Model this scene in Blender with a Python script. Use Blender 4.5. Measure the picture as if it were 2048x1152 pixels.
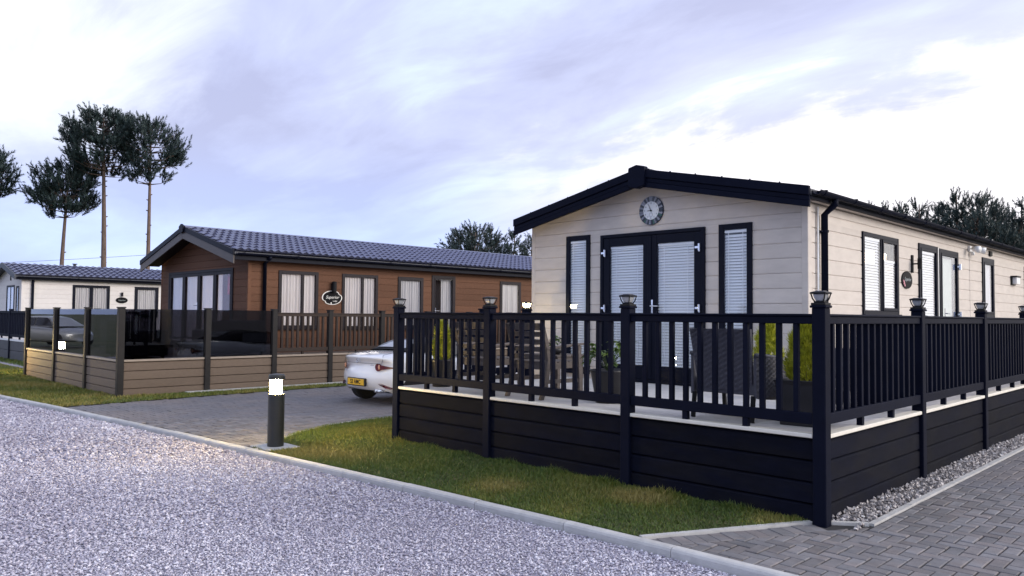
import bpy, bmesh, math, random
import numpy as np
from mathutils import Vector, Matrix, Euler

random.seed(7)
rng = np.random.default_rng(7)
for o in list(bpy.data.objects):
    bpy.data.objects.remove(o, do_unlink=True)
S = bpy.context.scene
COL = S.collection
R = math.radians

# ------------------------------------------------------------------ camera
cam_d = bpy.data.cameras.new('camera')
cam = bpy.data.objects.new('camera', cam_d)
COL.objects.link(cam)
S.camera = cam
EYE = 1.65
cam_d.sensor_width = 36.0
cam_d.lens = 1532.0 / 2048.0 * 36.0
cam_d.clip_start = 0.05
cam_d.clip_end = 3000
_y, _p, _r = R(44.72), R(2.14), R(0.51)
F_ = Vector((-math.sin(_y) * math.cos(_p), math.cos(_y) * math.cos(_p), math.sin(_p)))
R0 = Vector((math.cos(_y), math.sin(_y), 0))
U0 = R0.cross(F_)
R1 = R0 * math.cos(_r) + U0 * math.sin(_r)
U1 = U0 * math.cos(_r) - R0 * math.sin(_r)
cam.matrix_world = Matrix(((R1.x, U1.x, -F_.x, 0), (R1.y, U1.y, -F_.y, 0), (R1.z, U1.z, -F_.z, EYE), (0, 0, 0, 1)))

# ------------------------------------------------------------------ view
S.render.engine = 'CYCLES'
S.view_settings.view_transform = 'Standard'
S.view_settings.look = 'None'
S.view_settings.gamma = 1.0
S.view_settings.exposure = 1.27
S.render.film_transparent = False
try:
    S.cycles.max_bounces = 8
    S.cycles.transparent_max_bounces = 16
except Exception:
    pass

# ------------------------------------------------------------------ sky and sun
SUN = Vector((0.80, 0.50, 0.33)).normalized()
SUN_EL = math.asin(SUN.z)
SUN_ROT = math.atan2(SUN.x, SUN.y)
W = bpy.data.worlds.new('World')
S.world = W
W.use_nodes = True


def world():
    nt = W.node_tree
    nt.nodes.clear()
    L = nt.links.new

    def N(t, **k):
        n = nt.nodes.new(t)
        for a, b in k.items():
            setattr(n, a, b)
        return n

    def math_(op, a, b=None, c=None, clamp=False):
        n = N('ShaderNodeMath', operation=op, use_clamp=clamp)
        for i, v in enumerate((a, b, c)):
            if v is None:
                continue
            if isinstance(v, (int, float)):
                n.inputs[i].default_value = v
            else:
                L(v, n.inputs[i])
        return n.outputs[0]

    def sstep(v, lo, hi):
        n = N('ShaderNodeMapRange', interpolation_type='SMOOTHSTEP')
        n.inputs[1].default_value = lo
        n.inputs[2].default_value = hi
        L(v, n.inputs[0])
        return n.outputs[0]

    def mix(f, a, b):
        n = N('ShaderNodeMix', data_type='RGBA')
        if isinstance(f, (int, float)):
            n.inputs[0].default_value = f
        else:
            L(f, n.inputs[0])
        for i, v in ((6, a), (7, b)):
            if isinstance(v, tuple):
                n.inputs[i].default_value = (v[0], v[1], v[2], 1)
            else:
                L(v, n.inputs[i])
        return n.outputs[2]

    def dot(v, d):
        n = N('ShaderNodeVectorMath', operation='DOT_PRODUCT')
        L(v, n.inputs[0])
        n.inputs[1].default_value = d
        return n.outputs['Value']
    tc = N('ShaderNodeTexCoord')
    D = tc.outputs['Generated']
    sep = N('ShaderNodeSeparateXYZ')
    L(D, sep.inputs[0])
    z = sep.outputs[2]
    zz = math_('ADD', math_('MAXIMUM', z, 0.0), 0.16)
    px = math_('DIVIDE', sep.outputs[0], zz)
    py = math_('DIVIDE', sep.outputs[1], zz)
    comb = N('ShaderNodeCombineXYZ')
    L(px, comb.inputs[0])
    L(py, comb.inputs[1])
    mp = N('ShaderNodeMapping')
    mp.inputs['Rotation'].default_value = (0, 0, R(52))
    mp.inputs['Scale'].default_value = (0.42, 1.0, 1.0)
    mp.inputs['Location'].default_value = (1.3, 4.1, 0.7)
    L(comb.outputs[0], mp.inputs[0])

    def noise(sc, det, dist=0.4, rough=0.55, src=None):
        n = N('ShaderNodeTexNoise')
        n.inputs['Scale'].default_value = sc
        n.inputs['Detail'].default_value = det
        n.inputs['Roughness'].default_value = rough
        n.inputs['Distortion'].default_value = dist
        L(src or mp.outputs[0], n.inputs['Vector'])
        return n.outputs[0]
    n1 = noise(0.75, 6, 0.6, 0.5)
    n2 = noise(2.6, 8, 0.5, 0.6)
    n3 = noise(7.0, 6, 0.3, 0.6, D)
    v = math_('ADD', math_('MULTIPLY', n1, 0.72), math_('MULTIPLY', n2, 0.28))
    ramp = N('ShaderNodeValToRGB')
    cr = ramp.color_ramp
    cr.elements[0].position = 0.41
    cr.elements[0].color = (0.40, 0.42, 0.62, 1)
    cr.elements[1].position = 0.635
    cr.elements[1].color = (0.84, 0.93, 1.04, 1)
    e = cr.elements.new(0.49)
    e.color = (0.51, 0.55, 0.79, 1)
    e = cr.elements.new(0.555)
    e.color = (0.63, 0.73, 0.92, 1)
    L(v, ramp.inputs[0])
    c = ramp.outputs[0]
    # clearer blue close to the horizon
    hz = math_('MULTIPLY', sstep(z, 0.24, 0.05), 0.7)
    c = mix(hz, c, (0.42, 0.55, 1.0))
    # thin bright cloud on the sun side, with a ragged edge
    d1 = Vector((-.71, .69, .165))
    d2 = Vector((-.27, .92, .275))
    nn = d1.cross(d2).normalized()
    if nn.dot(Vector((-.14, .98, .12))) < 0:
        nn = -nn
    edge = math_('ADD', math_('ADD', dot(D, nn), 0.012), math_('MULTIPLY', math_('SUBTRACT', n2, 0.5), 0.24))
    edge = math_('ADD', edge, math_('MULTIPLY', math_('SUBTRACT', n3, 0.5), 0.10))
    m = sstep(edge, -0.02, 0.03)
    sunside = sstep(dot(D, SUN), -0.30, 0.15)
    m = math_('MULTIPLY', m, sunside)
    soft = math_('MULTIPLY', sstep(edge, -0.25, 0.05), math_('MULTIPLY', sunside, 0.35))
    c = mix(soft, c, (0.78, 0.78, 0.92))
    c = mix(math_('MULTIPLY', m, 0.95, clamp=True), c, (0.98, 0.94, 0.985))
    glow = math_('POWER', math_('MAXIMUM', dot(D, SUN), 0.0), 4.0)
    c = mix(math_('MULTIPLY', glow, 0.7, clamp=True), c, (1.3, 1.22, 1.15))
    # a second bright break in the cloud
    lw = sstep(math_('ADD', dot(D, Vector((-.95, .06, .37)).normalized()), math_('MULTIPLY', math_('SUBTRACT', n2, .5), .10)), 0.935, 1.0)
    lw = math_('MULTIPLY', lw, sstep(z, 0.10, 0.26))
    c = mix(math_('MULTIPLY', lw, 0.7), c, (1.05, 1.10, 1.10))
    # air above the physical sky
    sky = N('ShaderNodeTexSky', sky_type='NISHITA')
    sky.sun_disc = False
    sky.sun_elevation = SUN_EL
    sky.sun_rotation = SUN_ROT
    sky.air_density = 1.2
    sky.dust_density = 1.5
    sc = N('ShaderNodeVectorMath', operation='SCALE')
    sc.inputs['Scale'].default_value = 5.8
    L(c, sc.inputs[0])
    c = mix(0.93, sky.outputs[0], sc.outputs[0])
    # below the horizon: dull ground
    c = mix(sstep(z, 0.0, -0.03), c, (1.6, 1.6, 1.7))
    bg = N('ShaderNodeBackground')
    bg.inputs['Strength'].default_value = 0.1
    L(c, bg.inputs[0])
    out = N('ShaderNodeOutputWorld')
    L(bg.outputs[0], out.inputs[0])


world()
sd = bpy.data.lights.new('sun', 'SUN')
sd.energy = 1.0
sd.angle = R(35)
sd.color = (1.0, 0.93, 0.86)
so = bpy.data.objects.new('sun', sd)
COL.objects.link(so)
so.rotation_euler = SUN.to_track_quat('Z', 'Y').to_euler()

# ------------------------------------------------------------------ materials
MATS = {}


def mat(name, col, rough=0.6, var=0.12, vscale=5.0, bump=0.0, bscale=60.0, metal=0.0, spec=0.5,
        orand=0.0, coat=0.0, stretch=None, col2=None, emit=None, estr=0.0, trans=0.0, attr=None):
    """procedural principled material: colour varied by noise, by object and by a mesh attribute"""
    m = bpy.data.materials.new(name)
    MATS[name] = m
    m.use_nodes = True
    nt = m.node_tree
    b = nt.nodes['Principled BSDF']
    L = nt.links.new
    b.inputs['Roughness'].default_value = rough
    b.inputs['Metallic'].default_value = metal
    b.inputs['Specular IOR Level'].default_value = spec
    if coat:
        b.inputs['Coat Weight'].default_value = coat
        b.inputs['Coat Roughness'].default_value = 0.05
    if trans:
        b.inputs['Transmission Weight'].default_value = trans
    tc = nt.nodes.new('ShaderNodeTexCoord')
    mp = nt.nodes.new('ShaderNodeMapping')
    if stretch:
        mp.inputs['Scale'].default_value = stretch
    L(tc.outputs['Object'], mp.inputs[0])
    vec = mp.outputs[0]
    if orand:
        oi = nt.nodes.new('ShaderNodeObjectInfo')
        cx = nt.nodes.new('ShaderNodeVectorMath')
        cx.operation = 'ADD'
        ml = nt.nodes.new('ShaderNodeMath')
        ml.operation = 'MULTIPLY'
        ml.inputs[1].default_value = 37.0
        L(oi.outputs['Random'], ml.inputs[0])
        L(vec, cx.inputs[0])
        L(ml.outputs[0], cx.inputs[1])
        vec = cx.outputs[0]
    no = nt.nodes.new('ShaderNodeTexNoise')
    no.inputs['Scale'].default_value = vscale
    no.inputs['Detail'].default_value = 5
    no.inputs['Roughness'].default_value = 0.6
    L(vec, no.inputs['Vector'])
    mr = nt.nodes.new('ShaderNodeMapRange')
    mr.inputs[1].default_value = 0.25
    mr.inputs[2].default_value = 0.75
    mr.inputs[3].default_value = 1 - var
    mr.inputs[4].default_value = 1 + var
    L(no.outputs[0], mr.inputs[0])
    val = mr.outputs[0]
    if orand:
        m2 = nt.nodes.new('ShaderNodeMapRange')
        m2.inputs[3].default_value = 1 - orand
        m2.inputs[4].default_value = 1 + orand
        L(oi.outputs['Random'], m2.inputs[0])
        mm = nt.nodes.new('ShaderNodeMath')
        mm.operation = 'MULTIPLY'
        L(val, mm.inputs[0])
        L(m2.outputs[0], mm.inputs[1])
        val = mm.outputs[0]
    base = None
    if attr:
        at = nt.nodes.new('ShaderNodeAttribute')
        at.attribute_name = attr[0]
        rp = nt.nodes.new('ShaderNodeValToRGB')
        el = rp.color_ramp.elements
        stops = attr[1]
        el[0].position, el[0].color = stops[0][0], (*stops[0][1], 1)
        el[1].position, el[1].color = stops[-1][0], (*stops[-1][1], 1)
        for p, c in stops[1:-1]:
            e = el.new(p)
            e.color = (*c, 1)
        L(at.outputs['Fac'], rp.inputs[0])
        base = rp.outputs[0]
    elif col2:
        mx = nt.nodes.new('ShaderNodeMix')
        mx.data_type = 'RGBA'
        mx.inputs[6].default_value = (*col, 1)
        mx.inputs[7].default_value = (*col2, 1)
        n2 = nt.nodes.new('ShaderNodeTexNoise')
        n2.inputs['Scale'].default_value = vscale * 0.37
        n2.inputs['Detail'].default_value = 4
        L(vec, n2.inputs['Vector'])
        q = nt.nodes.new('ShaderNodeMapRange')
        q.inputs[1].default_value = 0.42
        q.inputs[2].default_value = 0.62
        L(n2.outputs[0], q.inputs[0])
        L(q.outputs[0], mx.inputs[0])
        base = mx.outputs[2]
    sc = nt.nodes.new('ShaderNodeVectorMath')
    sc.operation = 'SCALE'
    if base is None:
        sc.inputs[0].default_value = col
    else:
        L(base, sc.inputs[0])
    L(val, sc.inputs['Scale'])
    L(sc.outputs[0], b.inputs['Base Color'])
    if bump:
        nb = nt.nodes.new('ShaderNodeTexNoise')
        nb.inputs['Scale'].default_value = bscale
        nb.inputs['Detail'].default_value = 4
        L(vec, nb.inputs['Vector'])
        bp = nt.nodes.new('ShaderNodeBump')
        bp.inputs['Strength'].default_value = min(1.0, bump)
        bp.inputs['Distance'].default_value = 0.01
        L(nb.outputs[0], bp.inputs['Height'])
        L(bp.outputs[0], b.inputs['Normal'])
    if emit:
        b.inputs['Emission Color'].default_value = (*emit, 1)
        b.inputs['Emission Strength'].default_value = estr
    return m


def glass(name, tint, rough=0.0, ior=1.5, haze=0.0, hazecol=(.5, .5, .5)):
    m = bpy.data.materials.new(name)
    MATS[name] = m
    m.use_nodes = True
    nt = m.node_tree
    nt.nodes.clear()
    L = nt.links.new
    tr = nt.nodes.new('ShaderNodeBsdfTransparent')
    tr.inputs[0].default_value = (*tint, 1)
    gl = nt.nodes.new('ShaderNodeBsdfGlossy')
    gl.inputs['Roughness'].default_value = rough
    gl.inputs[0].default_value = (0.95, 0.97, 1, 1)
    # Schlick reflectance, the same from both sides of the sheet
    ge = nt.nodes.new('ShaderNodeNewGeometry')
    dp = nt.nodes.new('ShaderNodeVectorMath')
    dp.operation = 'DOT_PRODUCT'
    L(ge.outputs['Incoming'], dp.inputs[0])
    L(ge.outputs['Normal'], dp.inputs[1])

    def mth(op, a, b):
        n = nt.nodes.new('ShaderNodeMath')
        n.operation = op
        for i, v in enumerate((a, b)):
            if v is None:
                continue
            if isinstance(v, (int, float)):
                n.inputs[i].default_value = v
            else:
                L(v, n.inputs[i])
        return n.outputs[0]
    c5 = mth('POWER', mth('SUBTRACT', 1.0, mth('ABSOLUTE', dp.outputs['Value'], None)), 5.0)
    f0 = ((ior - 1) / (ior + 1)) ** 2
    refl = mth('ADD', mth('MULTIPLY', c5, 1 - f0), f0)
    # faint waviness of the sheet
    no = nt.nodes.new('ShaderNodeTexNoise')
    no.inputs['Scale'].default_value = 1.6
    no.inputs['Detail'].default_value = 1
    tc = nt.nodes.new('ShaderNodeTexCoord')
    L(tc.outputs['Object'], no.inputs[0])
    bp = nt.nodes.new('ShaderNodeBump')
    bp.inputs['Strength'].default_value = 0.02
    bp.inputs['Distance'].default_value = 0.02
    L(no.outputs[0], bp.inputs['Height'])
    L(bp.outputs[0], gl.inputs['Normal'])
    mx = nt.nodes.new('ShaderNodeMixShader')
    src = tr.outputs[0]
    if haze:
        df = nt.nodes.new('ShaderNodeBsdfDiffuse')
        df.inputs[0].default_value = (*hazecol, 1)
        mh = nt.nodes.new('ShaderNodeMixShader')
        mh.inputs[0].default_value = haze
        L(tr.outputs[0], mh.inputs[1])
        L(df.outputs[0], mh.inputs[2])
        src = mh.outputs[0]
    L(refl, mx.inputs[0])
    L(src, mx.inputs[1])
    L(gl.outputs[0], mx.inputs[2])
    out = nt.nodes.new('ShaderNodeOutputMaterial')
    L(mx.outputs[0], out.inputs[0])
    return m


# ------------------------------------------------------------------ mesh helpers
class MB:
    def __init__(s):
        s.v = []
        s.f = []

    def box(s, x0, x1, y0, y1, z0, z1):
        x0, x1 = min(x0, x1), max(x0, x1)
        y0, y1 = min(y0, y1), max(y0, y1)
        z0, z1 = min(z0, z1), max(z0, z1)
        n = len(s.v)
        s.v += [(x0, y0, z0), (x1, y0, z0), (x1, y1, z0), (x0, y1, z0), (x0, y0, z1), (x1, y0, z1), (x1, y1, z1), (x0, y1, z1)]
        s.f += [tuple(n + i for i in q) for q in ((0, 3, 2, 1), (4, 5, 6, 7), (0, 1, 5, 4), (1, 2, 6, 5), (2, 3, 7, 6), (3, 0, 4, 7))]
        return s

    def ring_loft(s, rings, cap=True, closed=True):
        n = len(s.v)
        k = len(rings[0])
        for r in rings:
            s.v += [tuple(p) for p in r]
        for i in range(len(rings) - 1):
            for j in range(k if closed else k - 1):
                a, b = n + i * k + j, n + i * k + (j + 1) % k
                s.f.append((a, b, b + k, a + k))
        if cap and closed:
            s.f.append(tuple(n + j for j in reversed(range(k))))
            e = n + (len(rings) - 1) * k
            s.f.append(tuple(e + j for j in range(k)))
        return s

    def bar(s, p, q, w, h, up=(0, 0, 1), w2=None, h2=None):
        p, q = Vector(p), Vector(q)
        d = (q - p).normalized()
        u = Vector(up)
        r = d.cross(u)
        if r.length < 1e-5:
            r = d.cross(Vector((1, 0, 0)))
        r.normalize()
        u = r.cross(d)
        w2 = w if w2 is None else w2
        h2 = h if h2 is None else h2
        A = [p + r * a * w / 2 + u * b * h / 2 for a, b in ((-1, -1), (1, -1), (1, 1), (-1, 1))]
        B = [q + r * a * w2 / 2 + u * b * h2 / 2 for a, b in ((-1, -1), (1, -1), (1, 1), (-1, 1))]
        return s.ring_loft([A, B])

    def tube(s, pts, r, n=8, cap=True):
        pts = [Vector(p) for p in pts]
        rs = r if isinstance(r, (list, tuple)) else [r] * len(pts)
        rings = []
        prev = None
        for i, p in enumerate(pts):
            d = (pts[min(i + 1, len(pts) - 1)] - pts[max(i - 1, 0)]).normalized()
            ref = prev if prev is not None else (Vector((0, 0, 1)) if abs(d.z) < .9 else Vector((1, 0, 0)))
            a = d.cross(ref)
            if a.length < 1e-5:
                a = d.cross(Vector((0, 1, 0)))
            a.normalize()
            b = a.cross(d).normalized()
            prev = b
            rings.append([p + (a * math.cos(t) + b * math.sin(t)) * rs[i] for t in [2 * math.pi * k / n for k in range(n)]])
        return s.ring_loft(rings, cap)

    def lathe(s, prof, c=(0, 0, 0), n=20, cap=True):
        rings = [[(c[0] + r * math.cos(2 * math.pi * k / n), c[1] + r * math.sin(2 * math.pi * k / n), c[2] + z) for k in range(n)] for r, z in prof]
        return s.ring_loft(rings, cap)

    def prism(s, poly, fn, d0, d1):
        """2-D polygon (a,b) extruded between d0 and d1; fn(a,b,d) gives the point"""
        return s.ring_loft([[fn(a, b, d0) for a, b in poly], [fn(a, b, d1) for a, b in poly]])

    def quad(s, a, b, c, d):
        n = len(s.v)
        s.v += [tuple(a), tuple(b), tuple(c), tuple(d)]
        s.f.append((n, n + 1, n + 2, n + 3))
        return s

    def grid(s, fn, nu, nv):
        n = len(s.v)
        for i in range(nu + 1):
            for j in range(nv + 1):
                s.v.append(tuple(fn(i / nu, j / nv)))
        for i in range(nu):
            for j in range(nv):
                a = n + i * (nv + 1) + j
                s.f.append((a, a + 1, a + nv + 2, a + nv + 1))
        return s

    def mesh(s, name, m, off=(0, 0, 0), smooth=False, bevel=0.0, fixn=True, seg=1, subd=0, merge=False):
        me = bpy.data.meshes.new(name)
        ox, oy, oz = off
        me.from_pydata([(a - ox, b - oy, c - oz) for a, b, c in s.v], [], s.f)
        if fixn or bevel or merge:
            bm = bmesh.new()
            bm.from_mesh(me)
            if merge:
                bmesh.ops.remove_doubles(bm, verts=bm.verts, dist=1e-4)
            if bevel:
                bmesh.ops.bevel(bm, geom=list(bm.edges), offset=bevel, segments=seg, affect='EDGES', profile=0.5, clamp_overlap=True)
            if fixn:
                bmesh.ops.recalc_face_normals(bm, faces=bm.faces)
            bm.to_mesh(me)
            bm.free()
        if smooth:
            me.polygons.foreach_set('use_smooth', [True] * len(me.polygons))
        if isinstance(m, str):
            m = MATS[m]
        me.materials.append(m)
        me.update()
        return me

    def build(s, name, m, parent=None, **k):
        off = OFF.get(parent.name, (0, 0, 0)) if parent else (0, 0, 0)
        return link(name, s.mesh(name, m, off, **k), parent)


OFF = {}


def link(name, me, parent=None, loc=None, rot=None, scale=None):
    o = bpy.data.objects.new(name, me)
    COL.objects.link(o)
    if parent:
        o.parent = parent
        OFF[o.name] = OFF.get(parent.name, (0, 0, 0))
    if loc is not None:
        o.location = loc
    if rot is not None:
        o.rotation_euler = rot
    if scale is not None:
        o.scale = scale
    return o


def tag(o, label, cat, group=None):
    o['label'] = label
    o['category'] = cat
    if group:
        o['group'] = group
    return o


def kind(o, k):
    o['kind'] = k
    return o


def thing(name, label, cat, loc=(0, 0, 0), rotz=0.0, group=None, local=False):
    o = bpy.data.objects.new(name, None)
    COL.objects.link(o)
    o.empty_display_size = 0.1
    o.location = loc
    o.rotation_euler = (0, 0, rotz)
    OFF[o.name] = (0, 0, 0) if local else tuple(loc)
    return tag(o, label, cat, group)


def rel(parent, p):
    o = OFF.get(parent.name, (0, 0, 0))
    return (p[0] - o[0], p[1] - o[1], p[2] - o[2])


def text_mesh(txt, size, m, extrude=0.002, shear=0.0, squeeze=1.0, bold=0.0):
    cu = bpy.data.curves.new('lettering', 'FONT')
    cu.body = txt
    cu.size = size
    cu.extrude = extrude
    cu.shear = shear
    cu.offset = bold
    cu.align_x = 'CENTER'
    cu.align_y = 'CENTER'
    cu.resolution_u = 3
    ob = bpy.data.objects.new('lettering', cu)
    COL.objects.link(ob)
    dg = bpy.context.evaluated_depsgraph_get()
    me = bpy.data.meshes.new_from_object(ob.evaluated_get(dg))
    bpy.data.objects.remove(ob, do_unlink=True)
    for v in me.vertices:
        v.co.x *= squeeze
    me.materials.clear()
    me.materials.append(MATS[m])
    return me


def fast_mesh(name, verts, faces, m, attr=None, smooth=False):
    """numpy arrays -> mesh (all faces same vertex count)"""
    verts = np.asarray(verts, np.float32)
    faces = np.asarray(faces, np.int32)
    me = bpy.data.meshes.new(name)
    nf, k = faces.shape
    me.vertices.add(len(verts))
    me.vertices.foreach_set('co', verts.ravel())
    me.loops.add(nf * k)
    me.loops.foreach_set('vertex_index', faces.ravel())
    me.polygons.add(nf)
    me.polygons.foreach_set('loop_start', np.arange(0, nf * k, k, dtype=np.int32))
    me.polygons.foreach_set('use_smooth', np.full(nf, smooth))
    me.update(calc_edges=True)
    if attr is not None:
        a = me.attributes.new('tone', 'FLOAT', 'POINT')
        a.data.foreach_set('value', np.asarray(attr, np.float32))
    me.materials.append(MATS[m])
    me.validate()
    return me


class Face:
    """a wall plane: a runs along the wall, d outwards, z up"""

    def __init__(s, axis, plane, sign):
        s.axis, s.plane, s.sign = axis, plane, sign

    def p(s, a, d, z):
        if s.axis == 'y':
            return (a, s.plane + s.sign * d, z)
        return (s.plane + s.sign * d, a, z)

    def box(s, mb, a0, a1, d0, d1, z0, z1):
        p, q = s.p(a0, d0, z0), s.p(a1, d1, z1)
        return mb.box(p[0], q[0], p[1], q[1], p[2], q[2])

    def rot(s):
        """rotation that stands flat lettering (xy) up against the wall, reading from outside"""
        if s.axis == 'y':
            return (R(90), 0, 0) if s.sign < 0 else (R(90), 0, R(180))
        return (R(90), 0, R(90)) if s.sign > 0 else (R(90), 0, R(-90))

# ------------------------------------------------------------------ palette
mat('beige_board', (0.60, 0.54, 0.49), 0.65, 0.09, 3, 0.25, 90, orand=0.03, stretch=(1, 1, 3), spec=.3)
mat('white_board', (0.70, 0.66, 0.64), 0.6, 0.05, 9, 0.2, 90, orand=0.03, spec=.3)
mat('brown_board', (0.130, 0.060, 0.034), 0.7, 0.28, 14, 0.35, 120, orand=0.14, stretch=(1, 1, 6), spec=.25)
mat('anthracite', (0.0055, 0.0070, 0.017), 0.55, 0.15, 6, 0.15, 160, orand=0.08, spec=.05)
mat('anthracite_frame', (0.0055, 0.0070, 0.016), 0.45, 0.1, 6, spec=.1)
mat('deck_dark', (0.0045, 0.0055, 0.013), 0.7, 0.25, 5, 0.3, 140, orand=0.2, stretch=(1, 1, 3), spec=.06, col2=(0.0075, 0.0078, 0.0125))
mat('deck_floor', (0.60, 0.57, 0.555), 0.7, 0.10, 10, 0.3, 90, orand=0.07)
mat('deck_edge', (0.72, 0.68, 0.60), 0.6, 0.08, 12, 0.15, 80)
mat('brown_deck', (0.165, 0.120, 0.088), 0.7, 0.14, 12, 0.3, 120, orand=0.10, stretch=(1, 1, 4))
mat('brown_post', (0.026, 0.024, 0.024), 0.6, 0.15, 9, 0.2, 120, orand=0.06, spec=.2)
mat('brown_picket', (0.045, 0.032, 0.027), 0.6, 0.15, 9, 0.2, 120, orand=0.10, spec=.2)
mat('brown_frame', (0.016, 0.012, 0.017), 0.5, 0.1, 6, spec=.2)
mat('roof_tile', (0.125, 0.135, 0.225), 0.42, 0.16, 5, 0.2, 70, orand=0.10)
mat('roof_plain', (0.040, 0.044, 0.060), 0.5, 0.15, 5)
mat('concrete', (0.47, 0.46, 0.455), 0.85, 0.16, 7, 0.5, 120, orand=0.06)
mat('paver', (0.175, 0.170, 0.180), 0.75, 0.20, 9, 0.6, 150, orand=0.22, col2=(0.185, 0.165, 0.165))
mat('joint_sand', (0.026, 0.025, 0.028), 0.95, 0.3, 20)
mat('road_bed', (0.27, 0.255, 0.30), 0.95, 0.35, 30, 0.8, 90)
mat('gravel', (0.3, 0.3, 0.3), 0.7, 0.10, 60, spec=.3, attr=('tone', [(0.0, (0.11, 0.10, 0.15)), (0.3, (0.30, 0.28, 0.355)), (0.65, (0.50, 0.48, 0.56)), (1.0, (0.86, 0.84, 0.90))]))
mat('pebble', (0.3, 0.3, 0.3), 0.6, 0.12, 40, attr=('tone', [(0.0, (0.10, 0.085, 0.085)), (0.4, (0.27, 0.25, 0.255)), (0.75, (0.42, 0.38, 0.37)), (1.0, (0.74, 0.71, 0.71))]))
mat('earth', (0.055, 0.065, 0.022), 0.95, 0.35, 6, 0.5, 60, col2=(0.085, 0.075, 0.03))
mat('field', (0.05, 0.06, 0.022), 0.95, 0.3, 0.6, col2=(0.075, 0.075, 0.03))
mat('grass_blade', (0.1, 0.1, 0.1), 0.6, 0.15, 3, attr=('tone', [(0.0, (0.028, 0.054, 0.008)), (0.4, (0.072, 0.122, 0.013)), (0.7, (0.145, 0.155, 0.020)), (1.0, (0.29, 0.235, 0.065))]))
mat('bark', (0.15, 0.105, 0.085), 0.9, 0.4, 6, 0.9, 20, stretch=(1, 1, .35))
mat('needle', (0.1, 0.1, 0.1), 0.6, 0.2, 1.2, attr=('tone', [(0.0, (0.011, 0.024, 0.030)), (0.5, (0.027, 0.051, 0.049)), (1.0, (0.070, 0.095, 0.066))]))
mat('conifer_leaf', (0.1, 0.1, 0.1), 0.55, 0.2, 8, attr=('tone', [(0.0, (0.12, 0.14, 0.010)), (0.5, (0.34, 0.36, 0.016)), (1.0, (0.58, 0.56, 0.04))]))
mat('leaf', (0.1, 0.1, 0.1), 0.45, 0.2, 8, attr=('tone', [(0.0, (0.04, 0.075, 0.014)), (0.5, (0.10, 0.17, 0.03)), (1.0, (0.20, 0.28, 0.06))]))
mat('pot', (0.018, 0.017, 0.020), 0.45, 0.1, 10)
mat('soil', (0.03, 0.022, 0.016), 0.95, 0.3, 40, 0.6, 80)
mat('teak', (0.105, 0.086, 0.078), 0.7, 0.25, 10, 0.4, 120, orand=0.15, stretch=(1, 1, 3))
mat('rattan', (0.085, 0.083, 0.105), 0.55, 0.2, 30, 0.4, 200)
mat('rattan_brown', (0.030, 0.025, 0.024), 0.6, 0.2, 30, 0.4, 200)
mat('cushion', (0.05, 0.045, 0.05), 0.9, 0.15, 12, 0.3, 200)
mat('white_paint', (0.84, 0.84, 0.87), 0.22, 0.02, 3, coat=1.0)
mat('silver_paint', (0.42, 0.43, 0.45), 0.28, 0.03, 3, metal=0.5, coat=1.0)
mat('tyre', (0.018, 0.018, 0.020), 0.85, 0.2, 20, 0.3, 90)
mat('alloy', (0.25, 0.25, 0.27), 0.3, 0.05, 8, metal=0.9)
mat('black_plastic', (0.010, 0.010, 0.012), 0.55, 0.1, 12, spec=.2)
mat('soft_top', (0.012, 0.012, 0.016), 0.9, 0.15, 30, 0.3, 300)
mat('car_glass', (0.30, 0.31, 0.34), 0.05, 0.05, 2, spec=1.0)
mat('dark_glass', (0.02, 0.022, 0.028), 0.05, 0.05, 2, spec=1.0)
mat('lamp_red', (0.10, 0.002, 0.006), 0.12, 0.2, 30, coat=1.0)
mat('lamp_amber', (0.75, 0.35, 0.20), 0.2, 0.1, 30, coat=1.0)
mat('plate_yellow', (0.82, 0.48, 0.035), 0.35, 0.03, 10)
mat('plate_black', (0.008, 0.008, 0.01), 0.4, 0.0)
mat('chrome', (0.72, 0.72, 0.75), 0.12, 0.03, 5, metal=1.0)
mat('blind', (0.79, 0.81, 0.84), 0.6, 0.03, 5)
mat('upvc_white', (0.80, 0.80, 0.80), 0.35, 0.03, 5)
mat('interior', (0.20, 0.18, 0.16), 0.9, 0.1, 2)
mat('sign_black', (0.006, 0.006, 0.008), 0.6, 0.1, 20, spec=.1)
mat('sign_white', (0.82, 0.80, 0.76), 0.4, 0.03, 20)
mat('sign_pink', (0.55, 0.22, 0.27), 0.5, 0.2, 60)
mat('clock_face', (0.74, 0.77, 0.80), 0.4, 0.05, 30)
mat('mosaic_dark', (0.012, 0.016, 0.030), 0.2, 0.2, 20, orand=0.3)
mat('mosaic_grey', (0.20, 0.21, 0.26), 0.2, 0.2, 20, orand=0.3)
mat('mosaic_green', (0.020, 0.075, 0.055), 0.15, 0.3, 20, orand=0.3)
mat('bollard_paint', (0.020, 0.021, 0.020), 0.42, 0.15, 20, 0.2, 200)
mat('bollard_lens', (0.9, 0.8, 0.5), 0.4, 0.0, emit=(1.0, 0.74, 0.30), estr=260.0)
mat('solar_lens', (0.34, 0.35, 0.37), 0.15, 0.1, 30, coat=1.0)
mat('solar_lens_lit', (0.9, 0.85, 0.7), 0.3, 0.0, emit=(1.0, 0.84, 0.50), estr=34.0)
mat('solar_cell', (0.02, 0.02, 0.05), 0.15, 0.1, 30, coat=1.0)
mat('shade_lit', (0.9, 0.7, 0.5), 0.6, 0.0, emit=(1.0, 0.72, 0.50), estr=3.2)
mat('fairy_lit', (0.9, 0.7, 0.5), 0.6, 0.0, emit=(1.0, 0.72, 0.55), estr=5.0)
mat('red_cloth', (0.45, 0.02, 0.03), 0.8, 0.1, 10)
mat('cable', (0.03, 0.03, 0.035), 0.6, 0.0)


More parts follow.
